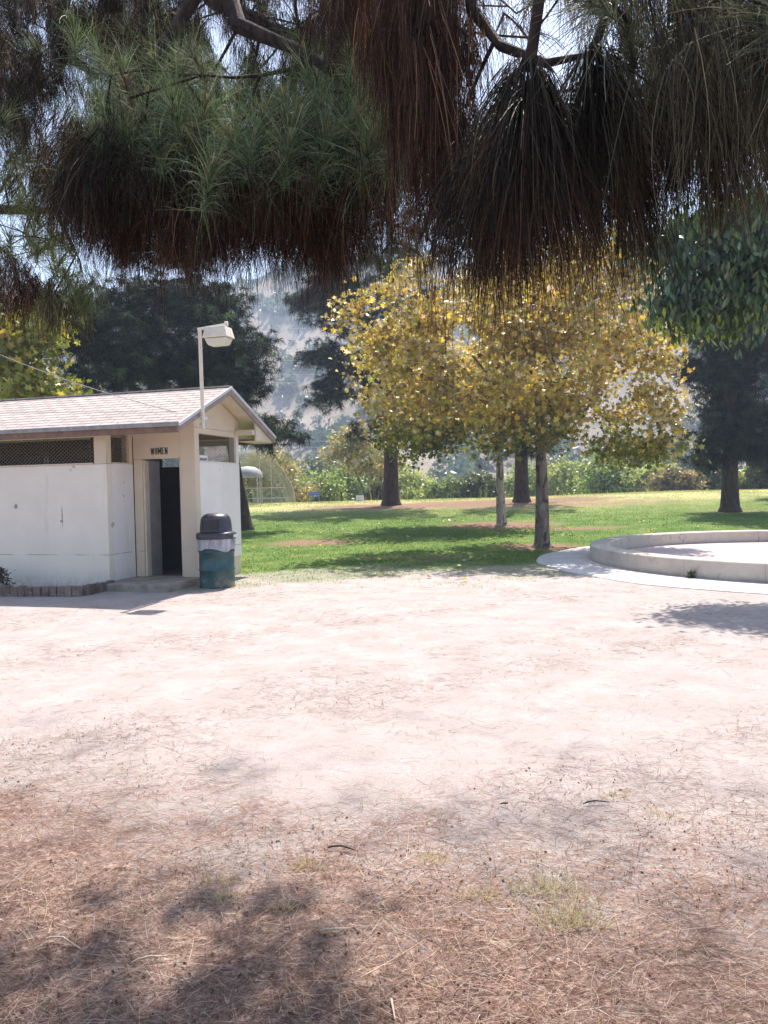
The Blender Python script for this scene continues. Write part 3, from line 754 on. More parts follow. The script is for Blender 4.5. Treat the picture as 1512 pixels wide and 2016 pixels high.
# yellow-green tree behind the hut, left edge
b2 = P(-60, 985, 19); b2[2] = tz(b2[0], b2[1])
PAL_YG = [(.34, .32, .05, 3), (.22, .26, .05, 3), (.44, .34, .07, 2), (.15, .19, .04, 2)]
broadleaf('sycamore_tree', b2, [(P(20, 640, 19), .07), (P(-120, 600, 19), .09)],
          [pe(-10, 690, 19, 1.5, 1.5, 1.1, 60), pe(70, 770, 18.6, .8, 1.0, .3, 16), pe(75, 640, 18.7, .55, .8, .45, 14), pe(-160, 700, 19, 1.6, 1.6, 1.8, 40)],
          PAL_YG, .17, 50, (M_SYCBARK, M_LEAF), 'yellow green tree showing over the left end of the hut roof', 'tree', r=.16, trunk_top=P(-50, 800, 19), spread=.3)
# glossy dark broadleaf at right
b3 = np.array([7.4, 8.2, 0.0])
PAL_DK = [(0.0403, 0.0862, 0.0403, 4), (0.0633, 0.1207, 0.0575, 3), (0.0287, 0.0575, 0.0253, 3), (0.1035, 0.161, 0.0345, 1)]
PAL_LIME = [(.2, .27, .03, 2), (.06, .11, .03, 3), (.035, .07, .025, 3)]
def gl(*a_, **k): return pe(*a_, **k)
broadleaf('broadleaf_tree', b3, [(P(1440, 560, 11.2), .1), (P(1600, 420, 10.6), .14), (P(1500, 470, 11.0), .08)],
          [pe(1430, 520, 11.3, .85, 1.0, .62, 70), pe(1370, 590, 11.4, .42, .7, .42, 26), pe(1500, 440, 11.0, .8, 1.0, .55, 50), pe(1500, 590, 11.2, .45, .8, .24, 20), pe(1390, 470, 11.3, .5, .7, .42, 26),
           pe(1650, 450, 10.5, 1.3, 1.6, 1.3, 60), pe(1390, 640, 11.3, .16, .3, .1, 3), pe(1300, 480, 11.4, .3, .6, .22, 12), pe(1325, 610, 11.4, .28, .5, .2, 12), pe(1445, 660, 11.3, .14, .3, .1, 3)],
          PAL_DK, .125, 50, (M_PINEBARK, M_GLOSS), 'dark glossy leaved tree hanging in at the right edge', 'tree', r=.24, trunk_top=(7.0, 9.2, 4.4), spread=.2, shape=OVAL, up_bias=.7, hang=True,
          low_pal=PAL_LIME, zlow=(3.4, 4.4))

# conifers
PAL_CON = [(0.02, 0.0325, 0.0175, 4), (0.0425, 0.0675, 0.035, 3), (0.0112, 0.0137, 0.0088, 3), (0.05, 0.0625, 0.0275, 1.5)]
def conifer(base, top, r, crowns, label, pal=PAL_CON, nd=44, L=.4, wd=.016, name='conifer_tree', group='dark conifers around the lawn', spread=.25, sub=6, frm=.3, mat=None, bmat=None):
    base = np.asarray(base, float); root = empty(name, base); tag(root, label, 'tree', group)
    tp = trunk_path(base, top, r, r * .25, .1, flare=1.35)
    tg = np.concatenate([ell(c_, r_, n_) for c_, r_, n_ in crowns])
    br_ = grow([tp], tg, .012, .018, frm, .1)
    mb = MB(); tubes(mb, [(tp[0] - base, tp[1])], 12); tubes(mb, [(p_ - base, r_) for p_, r_ in br_], 4); mb.build('trunk', bmat or M_PINEBARK, root, smooth=True)
    # needle tufts
    cc = np.repeat(tg, sub, 0) + rng.normal(0, spread, (len(tg) * sub, 3)) * np.array([1, 1, .6])
    B_ = np.repeat(cc, nd, 0); n = len(B_)
    D = rng.normal(size=(n, 3)); D[:, 2] = D[:, 2] * .7 + .1; D = nrm(D)
    cl = np.repeat(pick(len(cc), pal, .4) * (1 + .55 * wav(cc[:, 0] + .6 * cc[:, 1], cc[:, 2], 2.1, 1.7))[:, None].clip(.35, 2), nd, 0) * (1 + rng.normal(0, .2, (n, 1))).clip(.4, 1.7)  # brightness waves over the clumps paint in lit and unlit foliage
    Vv, Ff, Cc = needle_arrays(B_ + D * .02, D, L * rng.uniform(.6, 1.15, n), rng.uniform(.35, 1.0, n), wd, cl, 2)
    npmesh('crown', Vv, Ff, mat or M_NEEDLE, root, Cc, off=base)
    return root
def gb(px, py, Y):
    q = P(px, py, Y); q[2] = tz(q[0], q[1]); return q
conifer(gb(770, 992, 36), P(765, 330, 36), .36,
        [pe(690, 600, 36, 1.8, 1.8, 1.6, 60), pe(720, 720, 36, 2.3, 2.0, 1.5, 80), pe(650, 770, 35.5, 1.1, 1.4, .9, 30), pe(640, 560, 36, 1.2, 1.5, .9, 26), pe(800, 650, 36, 2.0, 2.0, 3.2, 70), pe(740, 850, 36, 1.3, 1.3, .7, 20), pe(800, 480, 36, 3.0, 2.2, 2.0, 60), pe(640, 600, 36, 1.5, 1.5, 1.2, 44), pe(700, 530, 36, 1.7, 1.6, 1.2, 44), pe(640, 700, 36, 1.0, 1.2, .7, 24), pe(590, 590, 36, .6, .8, .4, 10)],
        'dark conifer with a rough brown trunk left of the sycamores')
conifer(gb(1027, 991, 36), P(1020, 350, 36), .33, [pe(1020, 620, 36, 2.6, 2.4, 3.6, 110), pe(1040, 880, 36, 1.4, 1.2, .6, 14)],
        'conifer mostly hidden behind the two lawn sycamores')
conifer(gb(1437, 999, 28), P(1425, 420, 28), .3,
        [pe(1430, 850, 28, 1.35, 1.4, .95, 60), pe(1450, 780, 28, 1.2, 1.3, .8, 44), pe(1400, 740, 28, 1.1, 1.3, .6, 32), pe(1440, 640, 28, 1.3, 1.3, 1.3, 50), pe(1480, 880, 28, .8, .9, .5, 18), pe(1360, 720, 28, .5, .6, .3, 8), pe(1480, 700, 28, 1.0, 1.2, .9, 34), pe(1450, 560, 28, 1.5, 1.4, 1.2, 44), pe(1400, 660, 28, .8, 1.0, .7, 24), pe(1500, 820, 28, .7, 1.0, .8, 20), pe(1400, 900, 28, .6, .8, .35, 14)],
        'dark conifer standing alone on the mound at right')
conifer(gb(1532, 985, 33), P(1500, 430, 33), .26, [pe(1520, 620, 33, 1.0, 1.4, 1.2, 24), pe(1560, 740, 33, 1.2, 1.4, 1.0, 30), pe(1520, 900, 33, .9, 1.0, .8, 24)],
        'thin trunked conifer cut off by the right edge')
conifer(gb(484, 1006, 25), P(330, 420, 24.5), .2,
        [pe(400, 700, 24, 2.1, 2.0, 1.3, 90), pe(270, 640, 23.5, 1.9, 1.8, 1.2, 80), pe(220, 720, 23.5, 1.6, 1.6, 1.0, 56), pe(460, 760, 24.5, 1.2, 1.4, .9, 44), pe(525, 850, 25, 1.1, 1.2, .5, 34), pe(360, 590, 24, 1.7, 1.7, .7, 46), pe(190, 650, 23, .9, 1.2, .9, 26), pe(470, 680, 24.5, .8, 1.0, .7, 20), pe(330, 740, 24, 2.0, 1.8, .6, 40), pe(420, 610, 24, 1.2, 1.3, .9, 30), pe(330, 500, 24.3, 1.3, 1.3, 1.0, 24), pe(160, 690, 23, 1.0, 1.2, 1.0, 26)],
        'broad dark conifer spreading above and behind the hut roof', [(.02, .03, .018, 4), (.045, .07, .036, 3), (.012, .015, .01, 3), (.1, .16, .055, .9)], nd=40, L=.34, sub=6)

# small far sycamores past the crest
for px, Y, top_, lab in ((540, 50, 905, 'small pale yellow tree in front of the hoop house'), (705, 52, 860, 'small pale yellow tree beside the dark conifer trunk')):
    bq = gb(px, 0, Y)
    sc = Y / 1514
    broadleaf('young_tree', bq, [(P(px - 40, top_ + 20, Y), .05), (P(px + 40, top_ + 30, Y), .05)],
              [pe(px, top_ + 35, Y, 75 * sc, 1.8, 34 * sc, 60), pe(px + 50, top_ + 60, Y, 50 * sc, 1.4, 20 * sc, 26), pe(px - 5, top_ + 5, Y, 42 * sc, 1.2, 26 * sc, 30)],
              [(.36, .31, .13, 3), (.42, .33, .16, 2), (.24, .26, .09, 2)], .2, 30, (M_SYCBARK, M_LEAF), lab, 'tree', 'young trees beyond the crest', r=.11, trunk_top=P(px, 940, Y), spread=.34)

# ------------------------------------------------------------------ shrubs along the far edge
def bush(name, c, rad, n, pal, size, label, cat='bush', group='shrubs beyond the crest', shape=CLUMP, stems=10, upb=.5, mat=None):
    c = np.asarray(c, float); root = empty(name, c); tag(root, label, cat, group)
    tg = ell((0, 0, rad[2] * .95), rad, max(26, n // 60)); tg[:, 2] = np.abs(tg[:, 2])
    mb = MB()
    for k in range(stems):
        t = tg[rng.integers(len(tg))]; mb.tube([(0, 0, -.3), t * .55 + rng.normal(0, .05, 3), t], [.03, .02, .006], 4)
    mb.build('stems', M_TWIG, root)
    cc = tg[rng.integers(0, len(tg), n)] + rng.normal(0, .16, (n, 3)) * np.asarray(rad); cc[:, 2] = np.abs(cc[:, 2])
    cl = pick(n, pal, .22) * (1 + .2 * wav(cc[:, 0] * 2, cc[:, 2] * 2, 1.5))[:, None]
    Vv, Ff, Cc = leaf_arrays(cc, size * rng.uniform(.6, 1.4, n), cl.clip(.01, .9), shape, up_bias=upb)
    npmesh('foliage', Vv, Ff, mat or M_LEAF, root, Cc); return root
G_WIL = [(.22, .31, .08, 3), (.31, .39, .12, 3), (.13, .19, .06, 2)]
G_PALE = [(.38, .44, .17, 3), (.44, .45, .21, 2), (.26, .34, .11, 2)]
G_OLV = [(.07, .1, .04, 3), (.11, .14, .05, 2), (.16, .13, .06, 1)]
G_DRY = [(.26, .2, .1, 3), (.18, .18, .08, 2), (.32, .26, .14, 2)]
BUSH = [  # px centre, top y, Y, half width px, palette, label
    (600, 935, 56, 62, G_WIL, 'bright green shrub behind the blue bench'),
    (515, 940, 60, 60, G_PALE, 'pale shrub behind the hoop house'),
    (660, 915, 62, 50, G_WIL, 'tall green shrub between the two young trees'),
    (735, 950, 54, 34, G_OLV, 'dark olive shrub behind the small pale barrel'),
    (800, 930, 60, 55, G_PALE, 'pale green shrub just right of the dark conifer trunk'),
    (865, 945, 55, 45, G_WIL, 'leafy shrub left of the slim sycamore trunk'),
    (930, 935, 54, 45, G_OLV, 'dark shrub right behind the slim sycamore trunk'),
    (1105, 905, 60, 50, G_PALE, 'tall pale shrub right of the largest sycamore trunk'),
    (1185, 900, 55, 55, G_WIL, 'rounded green shrub midway between sycamore and right conifer'),
    (1270, 915, 54, 60, G_PALE, 'pale feathery shrub on the crest'),
    (1325, 925, 50, 48, G_DRY, 'brownish dry shrub left of the right conifer trunk'),
    (1400, 920, 52, 40, G_OLV, 'dark shrub behind the right conifer trunk'),
    (1470, 925, 47, 40, G_PALE, 'pale shrub right of the right conifer trunk'),
    (1512, 900, 44, 40, G_OLV, 'dark green shrub cut off by the right edge'),
    (1030, 920, 62, 60, G_WIL, 'green shrub seen between the sycamore trunks'),
    (730, 905, 75, 60, [(.06, .1, .06, 3), (.09, .13, .08, 2)], 'tall bluish green tree far behind the barrel'),
    (1230, 860, 80, 80, [(.1, .16, .06, 3), (.16, .22, .08, 2)], 'tall green thicket far behind the pale feathery shrub'),
    (620, 900, 80, 70, [(.08, .13, .07, 3), (.14, .18, .09, 2)], 'far green thicket under the hill'),
    (440, 900, 60, 60, G_WIL, 'green shrub half hidden behind the hut gable'),
    (340, 930, 55, 80, G_WIL, 'green shrub hidden behind the hut'),
]
for px, ty, Y, hw, pal, lab in BUSH:
    bq = gb(px, 0, Y); top_ = P(px, ty, Y); sc = Y / 1514
    rad = (hw * sc, hw * sc * .8, max(.5, (top_[2] - bq[2]) * .52))
    bush('shrub' if 'tree' not in lab else 'far_tree', bq, rad, int(3500 + hw * 50), pal, .22 if Y < 65 else .34, lab, 'bush' if 'tree' not in lab else 'tree')
# tall reeds on the crest
mb_parts = []
n = 600
xs = rng.uniform(-4, 22, n); ys = rng.uniform(48, 53, n); B_ = np.stack([xs, ys, tz(xs, ys)], 1)
keep = wav(xs, ys, 1.2, 2.) > .05; B_ = B_[keep]; n = len(B_)
D = rng.normal(0, .16, (n, 3)); D[:, 2] = 1; D = nrm(D)
Vv, Ff, Cc = needle_arrays(B_, D, rng.uniform(.5, 1.5, n), rng.uniform(0, .5, n), .03, pick(n, [(.22, .27, .1, 2), (.34, .32, .16, 2), (.14, .2, .07, 1)]), 3)
rd = npmesh('reeds', Vv, Ff, M_GRASS, None, Cc); tag(rd, 'tall pale grasses along the far edge of the lawn', 'grass', kind='stuff')

# scrub on the hill: one mass
n = 3600
xs = rng.uniform(-260, 300, n); ys = rng.uniform(104, 420, n)
keep = wav(xs, ys * .6, .05, 6.) + .5 * wav(xs, ys, .16, 2.) + rng.normal(0, .25, n) > -.3
xs, ys = xs[keep], ys[keep]; zs = hz(xs, ys)
cs = np.stack([xs, ys, zs + .8], 1); k = 70
rad = rng.uniform(1.4, 5.0, len(cs))
cc = np.repeat(cs, k, 0) + ell((0, 0, 0), (1, 1, .75), len(cs) * k) * np.repeat(rad, k)[:, None]
cl = np.repeat(pick(len(cs), [(.05, .085, .06, 3), (.075, .11, .075, 2), (.11, .14, .085, 1)], .2), k, 0) * rng.uniform(.7, 1.3, (len(cc), 1))
Vv, Ff, Cc = leaf_arrays(cc, np.repeat(rad, k) * rng.uniform(.3, .5, len(cc)), cl, CLUMP, up_bias=.3)
sc_ = npmesh('hill_scrub', Vv, Ff, M_LEAF, None, Cc); tag(sc_, 'dark scrub scattered over the dry hillside', 'scrub', kind='stuff')

# power lines across the hill
M_LINE = mottled('bright_power_line', (.6, .6, .6), (.7, .7, .7), 1, .4, 0, metal=.6)
for k, (py, dy) in enumerate(((628, -14), (648, -12), (668, -11), (688, -10), (716, -10), (732, -9), (846, -8), (858, -8))):
    A_ = P(180, py + 16, 120); B_ = P(1500, py + dy * 2.2, 170)
    mb = MB(); mb.tube([A_ + (B_ - A_) * t + np.array([0, 0, -2.0 * 4 * t * (1 - t)]) for t in np.linspace(0, 1, 14)], .022, 5)
    o = mb.build('power_line', M_LINE)
    tag(o, 'thin pale power line crossing in front of the hazy hill', 'power line', 'power lines strung across the hill')

# ------------------------------------------------------------------ far small things
hb = gb(474, 0, 44.5); hoop = empty('hoop_house', hb, R(30)); tag(hoop, 'pale hoop house with curved ribs beside the hut gable', 'greenhouse')
RH, LH_ = 2.9, 7.0
mcv, nt, b = mat_new('hoop_film'); b.inputs['Base Color'].default_value = (.4, .42, .38, 1); b.inputs['Roughness'].default_value = .5
t_ = N(nt, 'ShaderNodeBsdfTransparent'); mx = N(nt, 'ShaderNodeMixShader'); mx.inputs[0].default_value = .5
nt.links.new(t_.outputs[0], mx.inputs[1]); nt.links.new(b.outputs[0], mx.inputs[2]); nt.links.new(mx.outputs[0], nt.nodes['Material Output'].inputs[0])
M_RIB = mottled('hoop_rib', (.34, .35, .31), (.44, .44, .4), 4, .5, 0)
def arc(y_, rr, k=16): return [(rr * math.cos(a_) - .3, y_, rr * 1.03 * math.sin(a_) - .05) for a_ in np.linspace(0, math.pi, k)]
mb = MB(); A1 = arc(0, RH - .04); A2 = arc(LH_, RH - .04)
for i in range(15): mb.add([A1[i], A1[i + 1], A2[i + 1], A2[i]], [(0, 1, 2, 3)])
mb.build('film', mcv, hoop, smooth=True)
for y_ in np.linspace(0, LH_, 7):
    mb = MB(); mb.tube(arc(y_, RH), .028, 6); mb.build('rib', M_RIB, hoop)
mb = MB()
for x_ in (-1.6, -.9, .4, 1.1): mb.tube([(x_, -.02, -.1), (x_, -.02, 1.03 * math.sqrt(max(.1, RH ** 2 - (x_ + .3) ** 2)))], .03, 5)
mb.tube([(-2.6, -.02, .9), (2.0, -.02, .9)], .03, 5); mb.tube([(-2.75, -.02, .3), (2.15, -.02, .3)], .03, 5); mb.build('end_frame', M_RIB, hoop)
# pale canopy tent
tq = gb(463, 0, 41); tent = empty('shade_canopy', tq); tag(tent, 'pale domed shade canopy peeping past the hut gable', 'canopy')
zt = P(478, 920, 42)[2] - tq[2]
mb = MB(); mb.lathe([(.8, zt - .62), (.82, zt - .52), (.68, zt - .2), (.38, zt - .03), (.0001, zt + .03)], 20); mb.build('canopy_top', mottled('canopy_fabric', (.22, .22, .22), (.32, .32, .31), 3, .7, .1), tent, smooth=True)
for a_ in (.7, 2.3, 3.9, 5.5):
    mb = MB(); mb.tube([(.85 * math.cos(a_), .85 * math.sin(a_), -.2), (.85 * math.cos(a_), .85 * math.sin(a_), zt - .45)], .03, 6)
    mb.build('post', M_RIB, tent)
# barrel
bq = gb(687, 0, 43.5); bar = empty('barrel', bq); tag(bar, 'small pale grey barrel standing at the lawn crest', 'barrel')
mb = MB(); mb.lathe([(.0001, -.1), (.21, -.1), (.22, .0), (.225, .18), (.22, .34), (.0001, .34)], 20); mb.build('barrel_body', mottled('barrel_paint', (.48, .5, .52), (.58, .6, .62), 6, .4, .05), bar, smooth=True, flat_angle=40)
mb = MB(); mb.lathe([(.23, .342), (.235, .37), (.23, .4), (.0001, .41)], 20); mb.build('barrel_lid', m_lid, bar, smooth=True, flat_angle=40)
# blue bench
bq = gb(597, 0, 45); bn = empty('park_bench', bq, R(15)); bn.scale = (.62, .62, .8); tag(bn, 'small blue bench far off before the green shrubs', 'bench')
M_BLUE = mottled('blue_paint', (.06, .17, .4), (.09, .22, .46), 6, .5, 0)
mb = MB()
for k in range(3): mb.box(-.45, .45, -.18 + k * .13, -.07 + k * .13, .4, .44)
mb.build('seat', M_BLUE, bn)
mb = MB(); mb.box(-.45, .45, .22, .25, .5, .62); mb.box(-.45, .45, .23, .26, .66, .78); mb.build('backrest', M_BLUE, bn)
for x_ in (-.38, .38):
    mb = MB(); mb.box(x_ - .03, x_ + .03, -.16, -.1, -.3, .398); mb.box(x_ - .03, x_ + .03, .16, .218, -.3, .76); mb.build('leg', M_BLUE, bn)
# standing posts of a low fence near the conifer trunk
for k, (px, h_) in enumerate(((716, .5), (726, .62), (734, .55), (744, .6), (752, .5), (650, .55))):
    bq = gb(px, 0, 45.5); mb = MB(); mb.tube([(0, 0, -.6), (0.01, 0, h_)], [.055, .05], 7); o = mb.build('wood_post', M_PINEBARK); o.location = tuple(bq)
    tag(o, 'dark wooden post in the short row by the dark conifer trunk' if k < 5 else 'single dark wooden post left of the small pale barrel', 'post', 'dark posts at the lawn crest' if k < 5 else None)

# dry shrub at the hut wall
bush('dry_shrub', P(-22, 1166, 12.45) * np.array([1, 1, 0]), (.36, .2, .2), 900, [(.06, .05, .03, 3), (.1, .07, .04, 2), (.05, .06, .03, 1)], .06, 'dark scruffy shrub against the hut wall at left edge', 'bush', None, OVAL, 14)
# weed at basin wall
bush('wall_weed', (*(np.array([PCX, PCY]) + (RO + .07) * nrm(np.array([-.885, -.62]))), .02), (.07, .06, .075), 110, [(.05, .09, .03, 2), (.12, .15, .05, 1)], .045, 'small green weed growing at the foot of the basin wall', 'plant', None, OVAL, 5)

# ------------------------------------------------------------------ foreground pine
GREEN = [(0.117, 0.1885, 0.0975, 3), (0.195, 0.2665, 0.1495, 3), (0.299, 0.351, 0.221, 2), (0.065, 0.104, 0.052, 1.5)]
BROWN = [(0.039, 0.0221, 0.0169, 4), (0.0715, 0.0403, 0.0273, 3), (0.0234, 0.0143, 0.013, 3), (0.195, 0.1105, 0.0676, 1.5)]
OLIVE = [(0.0286, 0.0234, 0.0182, 4), (0.052, 0.0468, 0.0325, 3), (0.0182, 0.0143, 0.0117, 3), (0.1105, 0.0975, 0.065, 1)]
OLIVE2 = [(0.069, 0.0644, 0.046, 3), (0.115, 0.1092, 0.0747, 3), (0.0345, 0.0299, 0.023, 2), (0.184, 0.1725, 0.1265, 1.2)]
RUST = [(.085, .042, .026, 3), (.13, .068, .04, 2), (.045, .022, .015, 3), (.22, .135, .085, 1)]
PALE = [(.15, .19, .11, 3), (.2, .22, .14, 2), (.1, .14, .08, 2)]
pine = empty('pine_tree', (1.3, -3.2, 0)); tag(pine, 'long needled pine whose brown boughs fill the top of view', 'tree')
PB = np.array([1.3, -3.2, 0])
ptop = np.array([1.0, -2.6, 15.0])
tpth = trunk_path(PB, ptop, .42, .1, .15, 10, 1.4)
mb = MB(); tubes(mb, [(tpth[0] - PB, tpth[1])], 16); mb.build('trunk', M_PINEBARK, pine, smooth=True)

def up_tuft(tip, ax, n, L, pal, wd=.0022, seg=4, spread=.75, ln=.1):
    tip = np.asarray(tip, float); ax = nrm(np.asarray(ax, float))
    s = rng.random(n) ** .8; B_ = tip - ax * (s * ln)[:, None]
    D = nrm(ax + rng.normal(0, 1, (n, 3)) * (spread * (.45 + .75 * s))[:, None])
    return needle_arrays(B_, D, L * rng.uniform(.6, 1.1, n), rng.uniform(.15, .85, n) * (.5 + s), wd, pick(n, pal, .3), seg, curl=.14)
def droop_tuft(c, n, L, pal, wd=.0022, seg=4, spread=.5, rad=.05, down=.75, dr=(.5, 1.3), lean=(0, 0)):
    c = np.asarray(c, float); B_ = c + rng.normal(0, rad, (n, 3)) * np.array([1, 1, .8])
    nl = max(3, n // 14); lk = rng.integers(0, nl, n); lock = rng.normal(0, spread * .9, (nl, 3)); lnl = rng.uniform(.6, 1.15, nl)
    B_ = c + rng.normal(0, rad, (nl, 3))[lk] * np.array([1, 1, .8]) + rng.normal(0, rad * .25, (n, 3))
    D = lock[lk] + rng.normal(0, spread * .38, (n, 3)); D[:, 0] += lean[0]; D[:, 1] += lean[1]; D[:, 2] = -down + rng.normal(0, .18, n); D = nrm(D)
    return needle_arrays(B_, D, L * lnl[lk] * rng.uniform(.7, 1.1, n), rng.uniform(*dr, n), wd, pick(n, pal, .3) * rng.uniform(.55, 1.4), seg, curl=.13)
def bud(tip, ax, r=.0095, l=.042):
    ax = nrm(np.asarray(ax, float)); n = 6; B_ = np.repeat((np.asarray(tip) - ax * l * .2)[None], n, 0)
    D = nrm(np.tile(ax, (n, 1)) + rng.normal(0, .12, (n, 3)))
    return needle_arrays(B_, D, np.full(n, l), np.zeros(n), r * 1.3, np.tile(np.array([[.5, .39, .24]]), (n, 1)), 4)
def bough(limb, radii, tuft_pts, tufts, label=None, r_tip=.004, stem_pal=None, parent=None, pbase=PB, extra=None, ntrk=8):
    """one branch part with its needles as sub-part"""
    limb = [np.asarray(p, float) for p in limb]
    paths = [(np.array(limb), list(radii))]
    tg = np.array([t for t in tuft_pts]) if len(tuft_pts) else np.zeros((0, 3))
    br_ = grow(paths, tg, r_tip, .012, None, .06, .08, .7, .1) if len(tg) else []
    mb = MB(); tubes(mb, [(p_ - pbase, r_) for p_, r_ in paths], ntrk); tubes(mb, [(p_ - pbase, r_) for p_, r_ in br_], 5)
    for e in (extra or []): tubes(mb, [(np.array(e[0]) - pbase, e[1])], 6)
    o = mb.build('branch', M_TWIG, parent or pine, smooth=True)
    if label: o['label'] = label
    Vv, Ff, Cc = join(tufts)
    npmesh('needles', Vv, Ff, M_NEEDLE, o, Cc.clip(.008, .8), off=pbase)
    return o

def inside(px, py, holes):
    for hx_, hy_, ax_, ay_ in holes:
        ax_ *= 1.15; ay_ *= 1.15
        if ((px - hx_) / ax_) ** 2 + ((py - hy_) / ay_) ** 2 < 1: return True
    return False
HOLES = [(95, 75, 30, 45), (120, 235, 50, 55), (110, 340, 35, 50), (425, 80, 32, 30), (610, 30, 45, 45), (480, 105, 25, 30), (360, 320, 22, 14), (300, 560, 110, 42), (490, 520, 26, 26), (210, 520, 40, 24),
         (930, 60, 45, 55), (1185, 235, 50, 60), (1290, 30, 40, 30), (780, 400, 60, 60), (20, 150, 18, 40), (170, 20, 20, 30), (970, 110, 30, 26), (820, 330, 25, 30), (1230, 60, 26, 30), (165, 120, 28, 36), (545, 140, 24, 26)]

# --- bough 1: the big left mass
UPS = [(245, 130, 3.0), (290, 188, 2.7), (350, 150, 3.0), (185, 262, 2.6), (145, 250, 2.8), (340, 200, 2.55), (405, 205, 2.6), (520, 222, 2.5), (590, 226, 2.45), (632, 212, 2.6), (645, 262, 2.4),
       (700, 228, 2.5), (716, 212, 2.55), (760, 226, 2.4), (792, 256, 2.35), (420, 322, 2.4), (250, 215, 2.8), (470, 190, 2.8), (455, 268, 2.5), (560, 190, 2.75), (300, 120, 3.2), (390, 120, 3.2), (430, 160, 3.0), (210, 190, 3.0), (670, 190, 2.8), (380, 260, 2.6), (500, 270, 2.45), (570, 275, 2.4), (735, 265, 2.35), (810, 232, 2.4), (310, 270, 2.6), (350, 100, 3.3)]
tuf, tgt = [], []
for (px, py, Y) in UPS:
    tip = P(px, py, Y); ax = np.array([rng.normal(.05 + (px - 450) / 1400, .22), rng.normal(-.25, .25), 1.0])
    tuf.append(up_tuft(tip, ax, 300, .2, GREEN, .0019, 4, .95, .15)); tuf.append(bud(tip, ax)); tgt.append(tip - nrm(ax) * .09)
    tuf.append(droop_tuft(tip - nrm(ax) * .15, 90, .22, BROWN, .002, 4, .35))
for k in range(58):
    px, py = rng.uniform(110, 840), rng.uniform(60, 420) if rng.random() < .5 else rng.uniform(90, 300); tip = P(px, py, rng.uniform(2.45, 3.2)); ax = np.array([rng.normal(.1, .5), rng.normal(-.4, .3), .8])
    tuf.append(up_tuft(tip, ax, int(rng.uniform(60, 200)), rng.uniform(.14, .2), GREEN if rng.random() < .7 else OLIVE2, .0019, 4, .9, .12)); tgt.append(tip - nrm(ax) * .08)
tgt_g = list(tgt)
obr = bough([np.array(ptop) * 0 + [.9, -2.9, 7.2], [.2, -.6, 6.9], [-.5, 1.6, 5.9], P(400, -160, 3.3), P(470, 50, 3.05), P(600, 105, 2.9), P(720, 190, 2.75)], [.12, .1, .085, .045, .032, .02, .01], tgt_g, tuf)
# --- bough 2: brown curtain under it
tuf, tgt = [], []
def bottom(x): return np.interp(x, [100, 150, 200, 330, 480, 560, 650, 740, 850], [450, 540, 605, 600, 585, 590, 570, 520, 460])
k = 0
while k < 270:
    px = rng.uniform(120, 840); py = rng.uniform(250, bottom(px) - 115 + 35 * math.sin(px * .05) * math.sin(px * .021)); Y = rng.uniform(2.5, 3.5)
    if inside(px, py + 60, HOLES) and rng.random() < .85: continue
    c_ = P(px, py, Y); tgt.append(c_)
    tuf.append(droop_tuft(c_, int(rng.uniform(60, 200)), rng.uniform(.15, .3), BROWN if rng.random() < .76 else (OLIVE if rng.random() < .6 else RUST), .0021, spread=.42, lean=rng.normal(0, .3, 2))); k += 1
bough([P(420, -60, 3.25), P(330, 80, 3.3), P(250, 200, 3.1), P(330, 300, 2.9), P(480, 330, 2.8), P(640, 330, 2.7), P(780, 330, 2.6)], [.03, .026, .022, .018, .015, .012, .007], tgt, tuf)
# --- bough 3: darker boughs behind, up to the top edge
tuf, tgt = [], []
k = 0
while k < 330:
    px = rng.uniform(-60, 900); py = rng.uniform(-170, 250); Y = rng.uniform(3.3, 5.2)
    if inside(px, py + 30, HOLES): continue
    c_ = P(px, py, Y); tgt.append(c_); k += 1
    if rng.random() < .5: tuf.append(up_tuft(c_, (rng.normal(0, .6), rng.normal(0, .4), .7), 130, .19, GREEN if rng.random() < .7 else OLIVE, .0026, 3))
    tuf.append(droop_tuft(c_, 130, .25, OLIVE if rng.random() < .4 else BROWN, .0028, 3, spread=.45))
bough([[.9, -2.8, 8.2], [-.2, 1.2, 7.6], P(200, -330, 5.0), P(420, 0, 4.4), P(560, 70, 4.1), P(760, 120, 3.8)], [.13, .11, .07, .05, .04, .02], tgt, tuf)
bough([P(200, -330, 5.0), P(120, -60, 4.8), P(130, 110, 4.6), P(190, 150, 4.4)], [.06, .045, .03, .015], [P(90, 160, 4.6), P(60, 40, 4.8), P(20, 110, 4.9)],
      [droop_tuft(P(rng.uniform(-20, 180), rng.uniform(-40, 165), rng.uniform(4.2, 5)), 90, .24, BROWN if rng.random() < .6 else OLIVE, .003, 3) for _ in range(34)])
# dark bunches left low (0-80, 430-560)
# --- bough 4: dead rusty drape in the middle
tuf, tgt = [], []
for k in range(46):
    px = rng.normal(825, 40); py = rng.uniform(-90, 120); Y = rng.uniform(1.85, 2.25); c_ = P(px, py, Y); tgt.append(c_)
    tuf.append(droop_tuft(c_, 100, .26, RUST if rng.random() < .6 else BROWN, .0018, 5, spread=.16, rad=.035))
for k in range(16):
    c_ = P(rng.normal(835, 22), rng.uniform(150, 330), rng.uniform(1.9, 2.2)); tgt.append(c_)
    tuf.append(droop_tuft(c_, 60, .22, RUST, .0018, 5, spread=.14, rad=.025))
n = 14
B_ = np.array([P(rng.uniform(830, 900), rng.uniform(20, 130), rng.uniform(1.6, 1.9)) for _ in range(n)]); D = nrm(np.stack([rng.uniform(-.05, .55, n), rng.normal(0, .2, n), -np.ones(n)], 1))
tuf.append(needle_arrays(B_, D, rng.uniform(.3, .5, n), rng.uniform(.5, 1.2, n), .0019, pick(n, [(.4, .28, .2, 2), (.5, .38, .28, 1), (.34, .18, .11, 2)]), 9))
